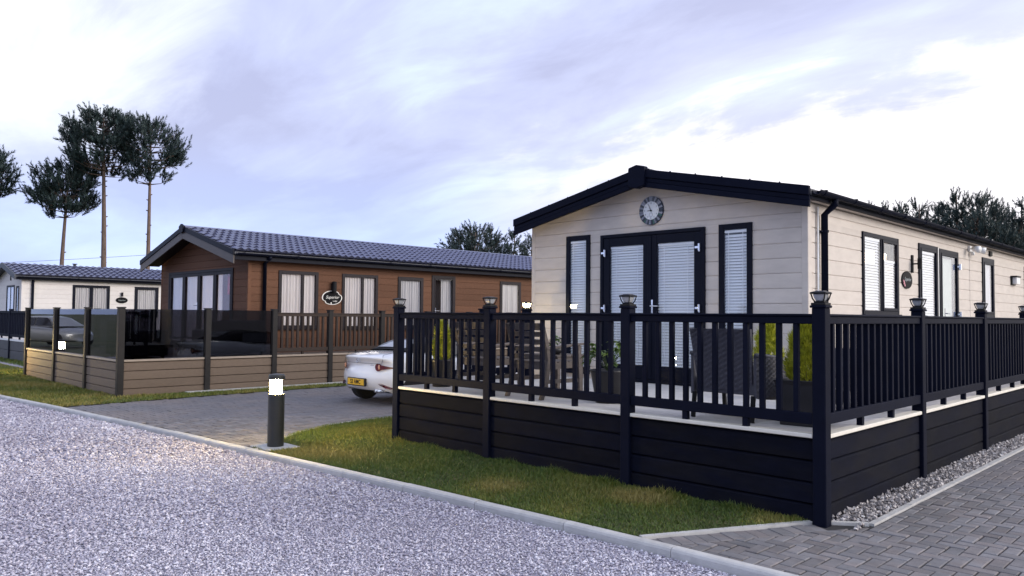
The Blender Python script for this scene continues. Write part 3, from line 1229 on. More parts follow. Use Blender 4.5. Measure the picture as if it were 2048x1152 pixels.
# ------------------------------------------------------------------ the beige lodge
def beige_lodge():
    XL, XR, Y0, Y1 = -8.66, -4.05, 9.25, 23.0
    root = thing('holiday_lodge', 'cream clad single storey lodge with dark blue-black frames behind the black railing', 'lodge', ((XL + XR) / 2, Y0, 0))
    P = 0.19
    zs = [DECK - .005 + P * k for k in range(0, 16)]
    front, side = Face('y', Y0, -1), Face('x', XR, 1)
    AX, AZ, EZ = -6.355, 3.74, 3.215        # ridge and eave heights (roof top)
    EXL, EXR = -8.83, -3.88
    sl = (AZ - EZ) / (AX - EXL)

    def lim(z):
        # gable: wall stays under the roof slab
        k = (AZ - 0.07 - z) / sl
        return AX - k, AX + k
    door = (-7.225, -5.44, DECK + .006, 2.895)
    swl = (-7.92, -7.44, 0.80, 2.925)
    swr = (-5.235, -4.755, 0.80, 2.905)
    boards(root, front, XL + .055, XR - .052, zs, [door, swl, swr], 'beige_board', lim=lim)
    w1 = (10.98, 12.42, 1.72, 2.885)
    d2 = (13.38, 14.36, DECK + .01, 2.90)
    d2b = (14.46, 15.56, DECK + .01, 2.885)
    w3 = (17.22, 18.10, 1.70, 2.905)
    w4 = (20.85, 22.2, 1.70, 2.91)
    zside = [z for z in zs if z < 3.0] + [3.105]
    boards(root, side, Y0 + .075, Y1 - .05, zside, [w1, d2, d2b, w3, w4], 'beige_board')
    # corner trims
    for x0, x1, y0, y1, zt in ((XR - .052, XR + .030, Y0 - .030, Y0 + .075, 3.10), (XL - .02, XL + .055, Y0 - .028, Y0 + .06, 3.13)):
        MB().box(x0, x1, y0, y1, DECK, zt).build('corner_trim', 'beige_board', root, bevel=0.006)
    # a joint in the long side
    mb = MB()
    side.box(mb, 16.36, 16.40, .021, .027, DECK, 3.08)
    mb.build('joint_strip', 'beige_board', root)
    # plain walls on the far sides, floor, chassis skirt
    MB().box(XL - .012, XL + .02, Y0 + .06, Y1, 0.0, 3.20).build('wall', 'beige_board', root)
    MB().box(XL + .02, XR - .002, Y1 - .05, Y1, 0.0, 3.20).build('wall', 'beige_board', root)
    MB().box(XL + .03, XR - .01, Y0 + .01, Y1 - .06, DECK - .12, DECK - .02).build('floor', 'interior', root)
    MB().box(XR - .08, XR - .02, Y0 + .1, Y1 - .06, 0, DECK - .13).build('chassis_skirt', 'beige_board', root)
    # roof slab
    th = 0.075
    poly = [(EXL, EZ), (AX, AZ), (EXR, EZ), (EXR, EZ - th), (AX, AZ - th), (EXL, EZ - th)]
    MB().prism(poly, lambda a, b, d: (a, d, b), Y0 - .27, Y1 + .2).build('roof', 'roof_plain', root)
    # soffit below the front overhang
    so_ = [(EXL + .06, EZ - th + .0), (AX, AZ - th - .012), (EXR - .06, EZ - th + .0), (EXR - .06, EZ - th - .022), (AX, AZ - th - .034), (EXL + .06, EZ - th - .022)]
    MB().prism(so_, lambda a, b, d: (a, d, b), Y0 - .265, Y0 - .026).build('soffit', 'beige_board', root)
    # barge boards: three stepped mouldings each side and a cap at the apex
    for sx, ex in ((-1, EXL), (1, EXR)):
        for k, (t0, t1, dp) in enumerate(((0.03, -.085, .055), (-.087, -.15, .035), (-.152, -.225, .046))):
            poly = [(AX, AZ + t0), (ex, EZ + t0), (ex, EZ + t1), (AX, AZ + t1)]
            MB().prism(poly, lambda a, b, d: (a, d, b), Y0 - .272, Y0 - .272 - dp).build('barge_board', 'anthracite', root, bevel=0.006)
    cap = [(AX - .14, AZ + .01), (AX - .135, AZ + .045), (AX, AZ + .078), (AX + .135, AZ + .045), (AX + .14, AZ + .01), (AX + .14, AZ - .225), (AX, AZ - .26), (AX - .14, AZ - .225)]
    MB().prism(cap, lambda a, b, d: (a, d, b), Y0 - .26, Y0 - .36).build('apex_cap', 'anthracite', root, bevel=0.008)
    rp = [(AX - .16, AZ + .00), (AX - .15, AZ + .02), (AX, AZ + .07), (AX + .15, AZ + .02), (AX + .16, AZ + .00)]
    MB().prism(rp, lambda a, b, d: (a, d, b), Y0 - .25, Y1 + .2).build('ridge_cap', 'roof_plain', root)
    # fixing studs along the front edge of the roof
    for k in range(12):
        for sx, ex in ((-1, EXL), (1, EXR)):
            f = (k + .7) / 12.6
            x, z = AX + (ex - AX) * f, AZ + (EZ - AZ) * f + .03
            if k % 2 == 0:
                MB().lathe([(.011, 0), (.011, .012), (.006, .018)], (x, Y0 - .30, z - .004), 8).build('stud', 'anthracite', root)
    # eaves on the long side
    MB().box(EXR - .055, EXR - .004, Y0 - .25, Y1, EZ - .115, EZ - .002).build('fascia', 'anthracite', root)
    MB().box(XR + .03, EXR - .056, Y0 + .0, Y1, EZ - .112, EZ - .088).build('soffit', 'beige_board', root)
    gutter(root, EXR + .058, 1, EZ - .02, Y0 - .24, Y1, 'anthracite')
    # downpipe close to the front corner
    xp = XR + .085
    mb = MB()
    mb.tube([(EXR + .05, 9.58, EZ - .07), (EXR + .05, 9.58, EZ - .13), (xp, 9.58, EZ - .25), (xp, 9.58, DECK + .02)], .042, 12)
    dpipe = mb.build('downpipe', 'anthracite', root, smooth=True)
    for z in (2.74, 1.35):
        mb = MB()
        mb.lathe([(.052, 0), (.052, .03)], (xp, 9.58, z), 12)
        mb.box(xp - .09, xp, 9.50, 9.66, z + .004, z + .024)
        mb.build('bracket', 'anthracite', dpipe)
    # thin overflow pipe beside it
    mb = MB()
    mb.tube([(XR + .045, 9.475, 3.06), (XR + .045, 9.475, DECK + .02)], .013, 8)
    mb.build('overflow_pipe', 'upvc_white', root, smooth=True)
    # front doors -----------------------------------------------------
    a0, a1, z0, z1 = door
    mb = MB()
    fr = .05
    front.box(mb, a0, a0 + fr, -.06, .06, z0, z1)
    front.box(mb, a1 - fr, a1, -.06, .06, z0, z1)
    front.box(mb, a0 + fr, a1 - fr, -.06, .058, z1 - fr, z1)
    front.box(mb, a0 + fr, a1 - fr, -.06, .058, z0, z0 + .04)
    fo = mb.build('door_frame', 'anthracite_frame', root, bevel=0.004)
    mid = (a0 + a1) / 2
    for (b0, b1, hs) in ((a0 + fr + .003, mid - .002, -1), (mid + .002, a1 - fr - .003, 1)):
        lo, hi = z0 + .043, z1 - fr - .003
        mb = MB()
        st, tp, bt = .115, .125, .19
        front.box(mb, b0, b0 + st, -.02, .046, lo, hi)
        front.box(mb, b1 - st, b1, -.02, .046, lo, hi)
        front.box(mb, b0 + st, b1 - st, -.02, .0445, hi - tp, hi)
        front.box(mb, b0 + st, b1 - st, -.02, .0445, lo, lo + bt)
        leaf = mb.build('door', 'anthracite_frame', root, bevel=0.004)
        pb = MB()
        front.box(pb, b0 + st, b1 - st, .022, .028, lo + bt, hi - tp)
        pb.build('pane', 'window_glass', leaf)
        blind(front, leaf, b0 + st + .004, b1 - st - .004, lo + bt + .01, hi - tp - .03, -.005)
        for z in (2.62, 1.79, 0.98):
            hinge(front, leaf, (a0 + .085) if hs < 0 else (a1 - .085), z, .048)
        if hs > 0:
            handle(front, leaf, b0 + .045, 1.80, .047, 1)
    mb = MB()
    front.box(mb, mid - .03, mid + .03, .047, .058, z0 + .05, z1 - fr - .01)
    mb.build('astragal', 'anthracite_frame', fo, bevel=0.003)
    # sidelights and side windows
    window(root, front, *swl, 'anthracite_frame', [(0, 1)], 'blind', fw=.075)
    window(root, front, *swr, 'anthracite_frame', [(0, 1)], 'blind', fw=.075)
    window(root, side, *w1, 'anthracite_frame', [(0, .5), (.5, 1)], 'blind', fw=.06, openers=(1,), drop=.24)
    window(root, side, *d2, 'anthracite_frame', [(0, 1)], 'blind', fw=.07, sill=False, openers=(0,), mull=.06)
    dl = window(root, side, *d2b, 'anthracite_frame', [(0, 1)], None, fw=.07, sill=False, openers=(0,), name='door')
    mb = MB()
    side.box(mb, 14.60, 15.42, -.045, -.035, DECK + .15, 2.75)
    mb.build('curtain', 'curtain_green', dl)
    handle(side, dl, 14.66, 1.75, .055, 1)
    for z in (2.62, 1.76):
        hinge(side, dl, 15.50, z, .05)
    mb = MB()
    side.box(mb, 14.362, 14.458, .0, .03, DECK + .01, 2.89)
    mb.build('door_post', 'upvc_white', root)
    window(root, side, *w3, 'anthracite_frame', [(0, 1)], 'curtain', fw=.09, openers=(0,))
    window(root, side, *w4, 'anthracite_frame', [(0, .5), (.5, 1)], 'blind', fw=.06)
    # small vent under the eaves
    mb = MB()
    side.box(mb, 17.75, 17.93, .022, .05, 2.96, 3.06)
    for k in range(4):
        side.box(mb, 17.76, 17.92, .05, .058, 2.97 + k * .022, 2.98 + k * .022)
    mb.build('vent', 'black_plastic', root)
    # inner partition so the rooms are not hollow end to end
    MB().box(XL + .03, XR - .03, 16.6, 16.64, DECK - .02, 3.1).build('partition', 'interior', root)
    MB().box(XL + .03, XR - .03, 13.0, 13.04, DECK - .02, 3.1).build('partition', 'interior', root)
    # dull lining behind the windows
    return root, front, side


mat('curtain_green', (0.40, 0.46, 0.42), 0.8, 0.1, 6)
BL, BFRONT, BSIDE = beige_lodge()


# lamp and fairy lights seen through the side window
def indoor_lamp():
    t = thing('pendant_lamp', 'lit peach lampshade inside the first side window of the cream lodge', 'lamp', (-4.34, 12.15, 0), local=False)
    MB().lathe([(.10, 0), (.19, .02), (.20, .14), (.12, .20)], (-4.30, 12.12, 2.50), 20).build('lamp_shade', 'shade_lit', t, smooth=True)
    MB().tube([(-4.30, 12.12, 2.70), (-4.30, 12.12, 3.05)], .008, 6).build('cord', 'black_plastic', t)


indoor_lamp()


# clock on the gable ------------------------------------------------
def clock():
    c = (-6.315, 9.25 - .024, 3.195)
    t = thing('wall_clock', 'round wall clock with mosaic rim and white face on the cream gable', 'clock', c)
    f = BFRONT
    n = 36
    mats = ['mosaic_dark', 'mosaic_grey', 'mosaic_dark', 'mosaic_green', 'mosaic_grey', 'mosaic_dark']

    def disc(mb, r, d0, d1, k=40):
        mb.ring_loft([[f.p(c[0] + r * math.cos(2 * math.pi * i / k), d, c[2] + r * math.sin(2 * math.pi * i / k)) for i in range(k)] for d in (d0, d1)])
    mb = MB()
    disc(mb, .208, .024, .038)
    mb.build('backing', 'mosaic_dark', t)
    for i in range(n):
        a0, a1 = 2 * math.pi * (i + .06) / n, 2 * math.pi * (i + .94) / n
        r0, r1 = .134, .202
        q = [(r0, a0), (r1, a0), (r1, a1), (r0, a1)]
        mb = MB()
        d1 = .044 + random.uniform(0, .004)
        mb.ring_loft([[f.p(c[0] + r * math.cos(a), d, c[2] + r * math.sin(a)) for r, a in q] for d in (.038, d1)])
        deg = math.degrees((a0 + a1) / 2)
        m = mats[(i * 7 + i // 5) % 6]
        if m == 'mosaic_green' and not (200 < deg < 360 or deg < 30):
            m = 'mosaic_grey'
        mb.build('tile', m, t)
    mb = MB()
    disc(mb, .132, .038, .043)
    face = mb.build('clock_face', 'clock_face', t)
    for i in range(12):
        a = R(90 - 30 * (i + 1))
        me = text_mesh(str(i + 1), .036, 'sign_numeral', .001)
        p = f.p(c[0] + .108 * math.cos(a), .0445, c[2] + .108 * math.sin(a))
        link('numeral', me, face, loc=rel(face, p), rot=f.rot())
    for L_, w, ang, nm in ((.066, .012, 180 + 2, 'hour_hand'), (.098, .009, 90 + 24, 'minute_hand')):
        a = R(ang)
        p, q = f.p(c[0] - .02 * math.cos(a), .048, c[2] - .02 * math.sin(a)), f.p(c[0] + L_ * math.cos(a), .048, c[2] + L_ * math.sin(a))
        mb = MB()
        mb.bar(p, q, w, .003, up=(0, -1, 0), w2=w * .5)
        mb.build(nm, 'sign_black', t)
    mb = MB()
    disc(mb, .010, .043, .052, 12)
    mb.build('hub', 'sign_black', t)
    # small inner dial above six
    mb = MB()
    k = 24
    for i in range(k):
        a0, a1 = 2 * math.pi * i / k, 2 * math.pi * (i + 1) / k
        mb.ring_loft([[f.p(c[0] + r * math.cos(a), d, c[2] - .062 + r * math.sin(a)) for r, a in ((.026, a0), (.030, a0), (.030, a1), (.026, a1))] for d in (.0435, .0445)])
    mb.build('small_dial', 'sign_numeral', face)


mat('sign_numeral', (0.24, 0.25, 0.28), 0.5, 0.05, 20)
clock()


# fittings on the long side -------------------------------------------
def side_fittings():
    f = BSIDE
    t = thing('wall_lamp', 'black up and down wall lamp beside the first side window of the cream lodge', 'wall lamp', f.p(12.9, 0, 2.4))
    mb = MB()
    f.box(mb, 13.03, 13.08, .022, .05, 2.40, 2.68)
    mb.build('back_plate', 'black_plastic', t)
    mb = MB()
    mb.tube([f.p(13.055, .05, 2.54), f.p(13.055, .12, 2.54)], .012, 8)
    mb.build('arm', 'black_plastic', t)
    mb = MB()
    mb.lathe([(.030, -.085), (.034, -.08), (.034, .08), (.030, .085)], f.p(13.055, .145, 2.54), 14)
    mb.build('lamp_body', 'black_plastic', t)
    # oval name plaque
    t = thing('name_plaque', 'oval black name plaque with white lettering and pink flowers on cream boards', 'plaque', f.p(12.80, 0, 2.26))
    k = 36
    cy, cz = 12.80, 2.275
    mb = MB()
    mb.ring_loft([[f.p(cy + .235 * math.cos(2 * math.pi * i / k), d, cz + .135 * math.sin(2 * math.pi * i / k)) for i in range(k)] for d in (.024, .040)])
    mb.build('plate', 'sign_black', t)
    me = text_mesh('Superior', .085, 'sign_grey', .001, shear=.35)
    link('lettering', me, t, loc=rel(t, f.p(cy + .02, .0415, cz + .01)), rot=f.rot())
    for (da, dz, r) in ((-.15, -.05, .028), (-.12, -.085, .022), (-.175, -.02, .018)):
        mb = MB()
        mb.ring_loft([[f.p(cy + da + r * (1 + .25 * math.cos(5 * 2 * math.pi * i / 20)) * math.cos(2 * math.pi * i / 20), d, cz + dz + r * (1 + .25 * math.cos(5 * 2 * math.pi * i / 20)) * math.sin(2 * math.pi * i / 20)) for i in range(20)] for d in (.0405, .044)])
        mb.build('flower', 'sign_pink', t)
    # twin flood light with sensor
    t = thing('floodlight', 'white twin spot security light high on the cream side wall', 'floodlight', f.p(16.35, 0, 3.0))
    mb = MB()
    f.box(mb, 16.25, 16.42, .022, .06, 2.95, 3.06)
    mb.build('back_plate', 'upvc_white', t, bevel=.006)
    for da in (-.14, .16):
        a, b, cc = f.p(16.335 + da * .4, .05, 3.0), f.p(16.335 + da, .12, 3.0), f.p(16.335 + da * 1.35, .24, 2.97)
        mb = MB()
        mb.tube([a, b], .014, 8)
        mb.tube([b, Vector(b).lerp(Vector(cc), .4), cc], [.035, .055, .065], 14)
        mb.build('spot_head', 'upvc_white', t, smooth=True)
    mb = MB()
    mb.lathe([(.012, -.05), (.030, -.04), (.034, -.01), (.026, .02)], f.p(16.335, .085, 2.93), 12)
    mb.build('sensor', 'upvc_white', t, smooth=True)
    # boxed outlet
    t = thing('flue_outlet', 'small black framed white wall outlet far along the cream side wall', 'outlet', f.p(19.76, 0, 2.5))
    mb = MB()
    f.box(mb, 19.55, 19.95, .022, .045, 2.44, 2.64)
    mb.build('back_plate', 'black_plastic', t)
    mb = MB()
    f.box(mb, 19.62, 19.93, .045, .13, 2.46, 2.61)
    mb.build('cowl', 'upvc_white', t, bevel=.008)
    mb = MB()
    f.box(mb, 19.56, 19.96, .046, .145, 2.612, 2.64)
    mb.build('hood', 'black_plastic', t)


mat('sign_grey', (0.30, 0.33, 0.34), 0.5, 0.05, 20)
side_fittings()


# ------------------------------------------------------------------ the brown lodge
def brown_lodge():
    XL, XR, Y0, Y1 = -22.70, -17.40, 8.59, 21.6
    root = thing('holiday_lodge', 'brown timber clad lodge with slate blue tiled roof and white curtains', 'lodge', ((XL + XR) / 2, Y0, 0))
    P = 0.18
    zs = [DECK - .01 + P * k for k in range(0, 19)]
    front, side = Face('y', Y0, -1), Face('x', XR, 1)
    AX, AZ, EZ = -20.05, 3.90, 3.13
    EXL, EXR = -22.98, -17.12
    sl = (AZ - EZ) / (AX - EXL)

    def lim(z):
        k = (AZ - 0.10 - z) / sl
        return AX - k, AX + k
    gw = (-22.12, -18.14, DECK + .005, 2.80)
    boards(root, front, XL + .05, XR - .05, zs, [gw], 'brown_board', lim=lim)
    w1 = (9.36, 10.47, 1.30, 2.745)
    w2 = (11.18, 12.32, 1.28, 2.745)
    w3 = (13.0, 13.90, 1.28, 2.745)
    dr = (14.22, 15.12, DECK + .01, 2.84)
    w4 = (17.0, 17.95, 1.6, 2.77)
    zsd = [z for z in zs if z < 3.12]
    boards(root, side, Y0 + .06, Y1 - .05, zsd, [w1, w2, w3, dr, w4], 'brown_board')
    for x0, x1, y0, y1 in ((XR - .05, XR + .028, Y0 - .028, Y0 + .06), (XL - .02, XL + .05, Y0 - .028, Y0 + .05), (XR - .02, XR + .03, 18.62, 18.70)):
        MB().box(x0, x1, y0, y1, DECK, 3.10).build('corner_trim', 'brown_board', root, bevel=.005)
    MB().box(XL - .012, XL + .02, Y0 + .05, Y1, 0, 3.15).build('wall', 'brown_board', root)
    MB().box(XL + .02, XR - .002, Y1 - .05, Y1, 0, 3.15).build('wall', 'brown_board', root)
    MB().box(XL + .03, XR - .01, Y0 + .01, Y1 - .06, DECK - .12, DECK - .02).build('floor', 'interior', root)
    MB().box(XL + .03, XR - .03, 12.7, 12.74, DECK - .02, 3.1).build('partition', 'interior', root)
    # glazed front: four tall doors
    mb = MB()
    a0, a1, z0, z1 = gw
    front.box(mb, a0, a0 + .07, -.06, .05, z0, z1)
    front.box(mb, a1 - .07, a1, -.06, .05, z0, z1)
    front.box(mb, a0 + .07, a1 - .07, -.06, .048, z1 - .07, z1)
    front.box(mb, a0 + .07, a1 - .07, -.06, .048, z0, z0 + .06)
    fo = mb.build('door_frame', 'brown_frame', root, bevel=.004)
    w = (a1 - a0 - .14) / 4
    for i in range(4):
        b0, b1 = a0 + .07 + i * w + .003, a0 + .07 + (i + 1) * w - .003
        lo, hi = z0 + .062, z1 - .072
        mb = MB()
        st = .085
        front.box(mb, b0, b0 + st, -.02, .042, lo, hi)
        front.box(mb, b1 - st, b1, -.02, .042, lo, hi)
        front.box(mb, b0 + st, b1 - st, -.02, .040, hi - .08, hi)
        front.box(mb, b0 + st, b1 - st, -.02, .040, lo, lo + .12)
        leaf = mb.build('door', 'brown_frame', root, bevel=.004)
        pb = MB()
        front.box(pb, b0 + st, b1 - st, .002, .008, lo + .12, hi - .08)
        pb.build('pane', 'window_glass', leaf)
        if i < 3:
            curtain(front, leaf, b0 + .03, b1 - .03, lo + .05, hi - .03, -.04, folds=8)
        else:
            curtain(front, leaf, b0 + .03, b0 + .30, lo + .05, hi - .03, -.04, folds=4)
            curtain(front, leaf, b1 - .16, b1 - .03, lo + .05, hi - .03, -.04, folds=2)
            mb = MB()
            front.box(mb, b0 + .34, b1 - .17, -.16, -.15, 2.15, hi - .05)
            mb.build('hanging', 'red_cloth', leaf)
        if i == 1:
            handle(front, leaf, b1 - .04, 1.85, .043, -1)
    # roof: boarding slab, tiles, ridge
    th = .06
    RF = 8.08
    poly = [(EXL, EZ - .02), (AX, AZ - .02), (EXR, EZ - .02), (EXR, EZ - .02 - th), (AX, AZ - .02 - th), (EXL, EZ - .02 - th)]
    roof = MB().prism(poly, lambda a, b, d: (a, d, b), RF + .02, Y1 + .25).build('roof', 'roof_plain', root)
    tiles(roof, AX, AZ, EXR + .03, EZ, RF + .05, Y1 + .25, 8, 0.19)
    rp = [(AX - .13, AZ - .01), (AX - .10, AZ + .03), (AX, AZ + .055), (AX + .10, AZ + .03), (AX + .13, AZ - .01)]
    y = RF
    while y < Y1:
        MB().prism(rp, lambda a, b, d: (a, d, b), y, min(y + .996, Y1 + .25)).build('ridge_tile', 'roof_ridge', roof)
        y += 1.0
    # porch soffit and barge boards
    so_ = [(EXL + .08, EZ - .10), (AX, AZ - .10), (EXR - .08, EZ - .10), (EXR - .08, EZ - .13), (AX, AZ - .13), (EXL + .08, EZ - .13)]
    MB().prism(so_, lambda a, b, d: (a, d, b), RF + .03, Y0 - .026).build('soffit', 'brown_frame', root)
    for sx, ex in ((-1, EXL), (1, EXR)):
        for (t0, t1, dp, m) in ((.03, -.10, .05, 'anthracite_frame'), (-.102, -.30, .03, 'barge_brown')):
            poly = [(AX, AZ + t0), (ex, EZ + t0), (ex, EZ + t1), (AX, AZ + t1)]
            MB().prism(poly, lambda a, b, d: (a, d, b), RF + .018, RF + .018 - dp).build('barge_board', m, root, bevel=.005)
    cap = [(AX - .13, AZ + .02), (AX, AZ + .085), (AX + .13, AZ + .02), (AX + .13, AZ - .13), (AX, AZ - .17), (AX - .13, AZ - .13)]
    MB().prism(cap, lambda a, b, d: (a, d, b), RF - .01, RF - .07).build('apex_cap', 'anthracite_frame', root, bevel=.006)
    # side eaves
    MB().box(EXR - .05, EXR - .005, RF + .03, Y1, EZ - .20, EZ - .03).build('fascia', 'anthracite_frame', root)
    MB().box(XR + .03, EXR - .052, RF + .03, Y1, EZ - .19, EZ - .16).build('soffit', 'brown_frame', root)
    gutter(root, EXR + .055, 1, EZ - .045, RF + .05, Y1, 'anthracite_frame', 1.4)
    mb = MB()
    xp = XR + .075
    mb.tube([(EXR + .05, 8.97, EZ - .09), (EXR + .05, 8.97, EZ - .13), (xp, 8.97, EZ - .24), (xp, 8.97, DECK + .02)], .045, 10)
    mb.build('downpipe', 'anthracite_frame', root, smooth=True)
    # lit lamp in the front room
    t = thing('ceiling_lamp', 'lit ceiling lamp inside the brown lodge, glowing through the curtains', 'lamp', (-19.6, 10.6, 3.0))
    MB().lathe([(.10, .06), (.22, .02), (.22, -.02), (.12, -.06)], (-19.6, 10.6, 2.86), 20).build('lamp_shade', 'ceiling_lit', t, smooth=True)
    MB().tube([(-19.6, 10.6, 2.92), (-19.6, 10.6, 3.2)], .012, 6).build('cord', 'black_plastic', t)
    # side windows and door
    window(root, side, *w1, 'brown_frame', [(0, .62), (.62, 1)], 'curtain', fw=.085, mull=.07)
    window(root, side, *w2, 'brown_frame', [(0, .58), (.58, 1)], 'curtain', fw=.085, mull=.07)
    window(root, side, *w3, 'brown_frame', [(0, 1)], 'curtain', fw=.10)
    d = window(root, side, *dr, 'brown_frame', [(0, 1)], None, fw=.075, openers=(0,), name='door', sill=False)
    curtain(side, d, 14.62, 15.02, DECK + .15, 2.72, -.05, folds=5)
    handle(side, d, 14.34, 1.78, .055, 1)
    window(root, side, *w4, 'brown_frame', [(0, 1)], 'curtain', fw=.10)
    mb = MB()
    side.box(mb, 17.35, 17.65, .022, .055, 2.92, 2.99)
    mb.build('vent', 'black_plastic', root)
    # porch lamp and shaped name board
    f = side
    t = thing('wall_lamp', 'dark cylinder wall lamp above the shaped sign on brown boards', 'wall lamp', f.p(10.9, 0, 2.38))
    mb = MB()
    mb.lathe([(.05, -.14), (.062, -.13), (.062, .13), (.05, .14)], f.p(10.9, .10, 2.38), 14)
    mb.build('lamp_body', 'black_plastic', t)
    mb = MB()
    f.box(mb, 10.85, 10.95, .022, .055, 2.30, 2.46)
    mb.build('back_plate', 'black_plastic', t)
    t = thing('name_board', 'shaped black name board with white rim and lettering on brown boards', 'sign', f.p(10.88, 0, 2.1))
    cy, cz = 10.88, 2.10

    def outline(s, n=56):
        o = []
        for i in range(n):
            a = 2 * math.pi * i / n
            r = 1 - .13 * math.exp(-((math.sin(a - .62)) ** 2) / .030) * 1.0
            o.append((cy + .30 * s * r * math.cos(a), cz + .185 * s * r * math.sin(a)))
        return o
    mb = MB()
    mb.ring_loft([[f.p(a, d, z) for a, z in outline(1)] for d in (.024, .038)])
    mb.build('rim', 'sign_white', t)
    mb = MB()
    mb.ring_loft([[f.p(a, d, z) for a, z in outline(.91)] for d in (.036, .0415)])
    mb.build('plate', 'sign_black', t)
    for txt, s, da, dz, sh in (('Superior', .112, .0, .01, .4), ('The', .060, -.16, .095, .3), ('Views', .055, .08, -.085, .3)):
        if txt == 'The':
            continue
        me = text_mesh(txt if txt != 'Views' else 'Lodge', s, 'sign_white', .001, shear=sh)
        link('lettering', me, t, loc=rel(t, f.p(cy + da, .0425, cz + dz)), rot=f.rot())
    mb = MB()
    mb.ring_loft([[f.p(cy - .03 + r * math.cos(2 * math.pi * i / 12), d, cz - .14 + r * math.sin(2 * math.pi * i / 12)) for i, r in zip(range(12), [.03, .014] * 6)] for d in (.0415, .044)])
    mb.build('emblem', 'sign_white', t)
    return root


mat('ceiling_lit', (0.9, 0.8, 0.7), 0.6, 0.0, emit=(1.0, 0.76, 0.60), estr=48.0)
mat('roof_ridge', (0.13, 0.14, 0.21), 0.3, 0.1, 5)
mat('barge_brown', (0.075, 0.060, 0.056), 0.5, 0.12, 8)


def tiles(roof, ax, az, ex, ez, y0, y1, rows, pitch, limit=300, m='roof_tile', name='roof_tile'):
    """pressed pantile sheets: every tile a curved shell with a step at its lower edge"""
    L_ = math.hypot(ex - ax, az - ez)
    dx, dz = (ex - ax) / L_, (ez - az) / L_
    nx, nz = (-dz, dx) if dx > 0 else (dz, -dx)
    if nz < 0:
        nx, nz = -nx, -nz
    ts = L_ / rows
    K = 8

    def shell(yy, s0, cols=1):
        v, fc = [], []
        for c in range(cols):
            base = len(v)
            for (s, lift) in ((s0 - .01, .004), (s0 + ts, .044), (s0 + ts - .055, -.006)):
                for k in range(K + 1):
                    u = k / K
                    h = .046 * (0.5 - 0.5 * math.cos(2 * math.pi * u)) ** 1.2
                    hh = (h if lift > 0 else h * .35) + lift
                    v.append((ax + dx * s + nx * hh, yy + (c + u) * pitch * .998, az + dz * s + nz * hh))
            for r in range(2):
                for k in range(K):
                    a = base + r * (K + 1) + k
                    fc.append((a, a + 1, a + K + 2, a + K + 1))
        return v, fc
    n = int((y1 - y0) / pitch)
    off = OFF.get(roof.name, (0, 0, 0))
    mb = MB()
    mb.v, mb.f = shell(0, 0)
    me = mb.mesh(name, m, (ax, 0, az), smooth=False, fixn=False)
    cells = [(j, i) for j in range(n) for i in range(rows)]
    for j, i in cells[:limit]:
        s = i * ts
        link(name, me, roof, loc=(ax + dx * s - off[0], y0 + j * pitch - off[1], az + dz * s - off[2]))
    if len(cells) > limit:
        mb = MB()
        for j, i in cells[limit:]:
            v, fc = shell(y0 + j * pitch, i * ts)
            b = len(mb.v)
            mb.v += v
            mb.f += [tuple(q + b for q in g) for g in fc]
        kind(mb.build(name + 's', m, roof, smooth=False, fixn=False), 'stuff')


brown_lodge()


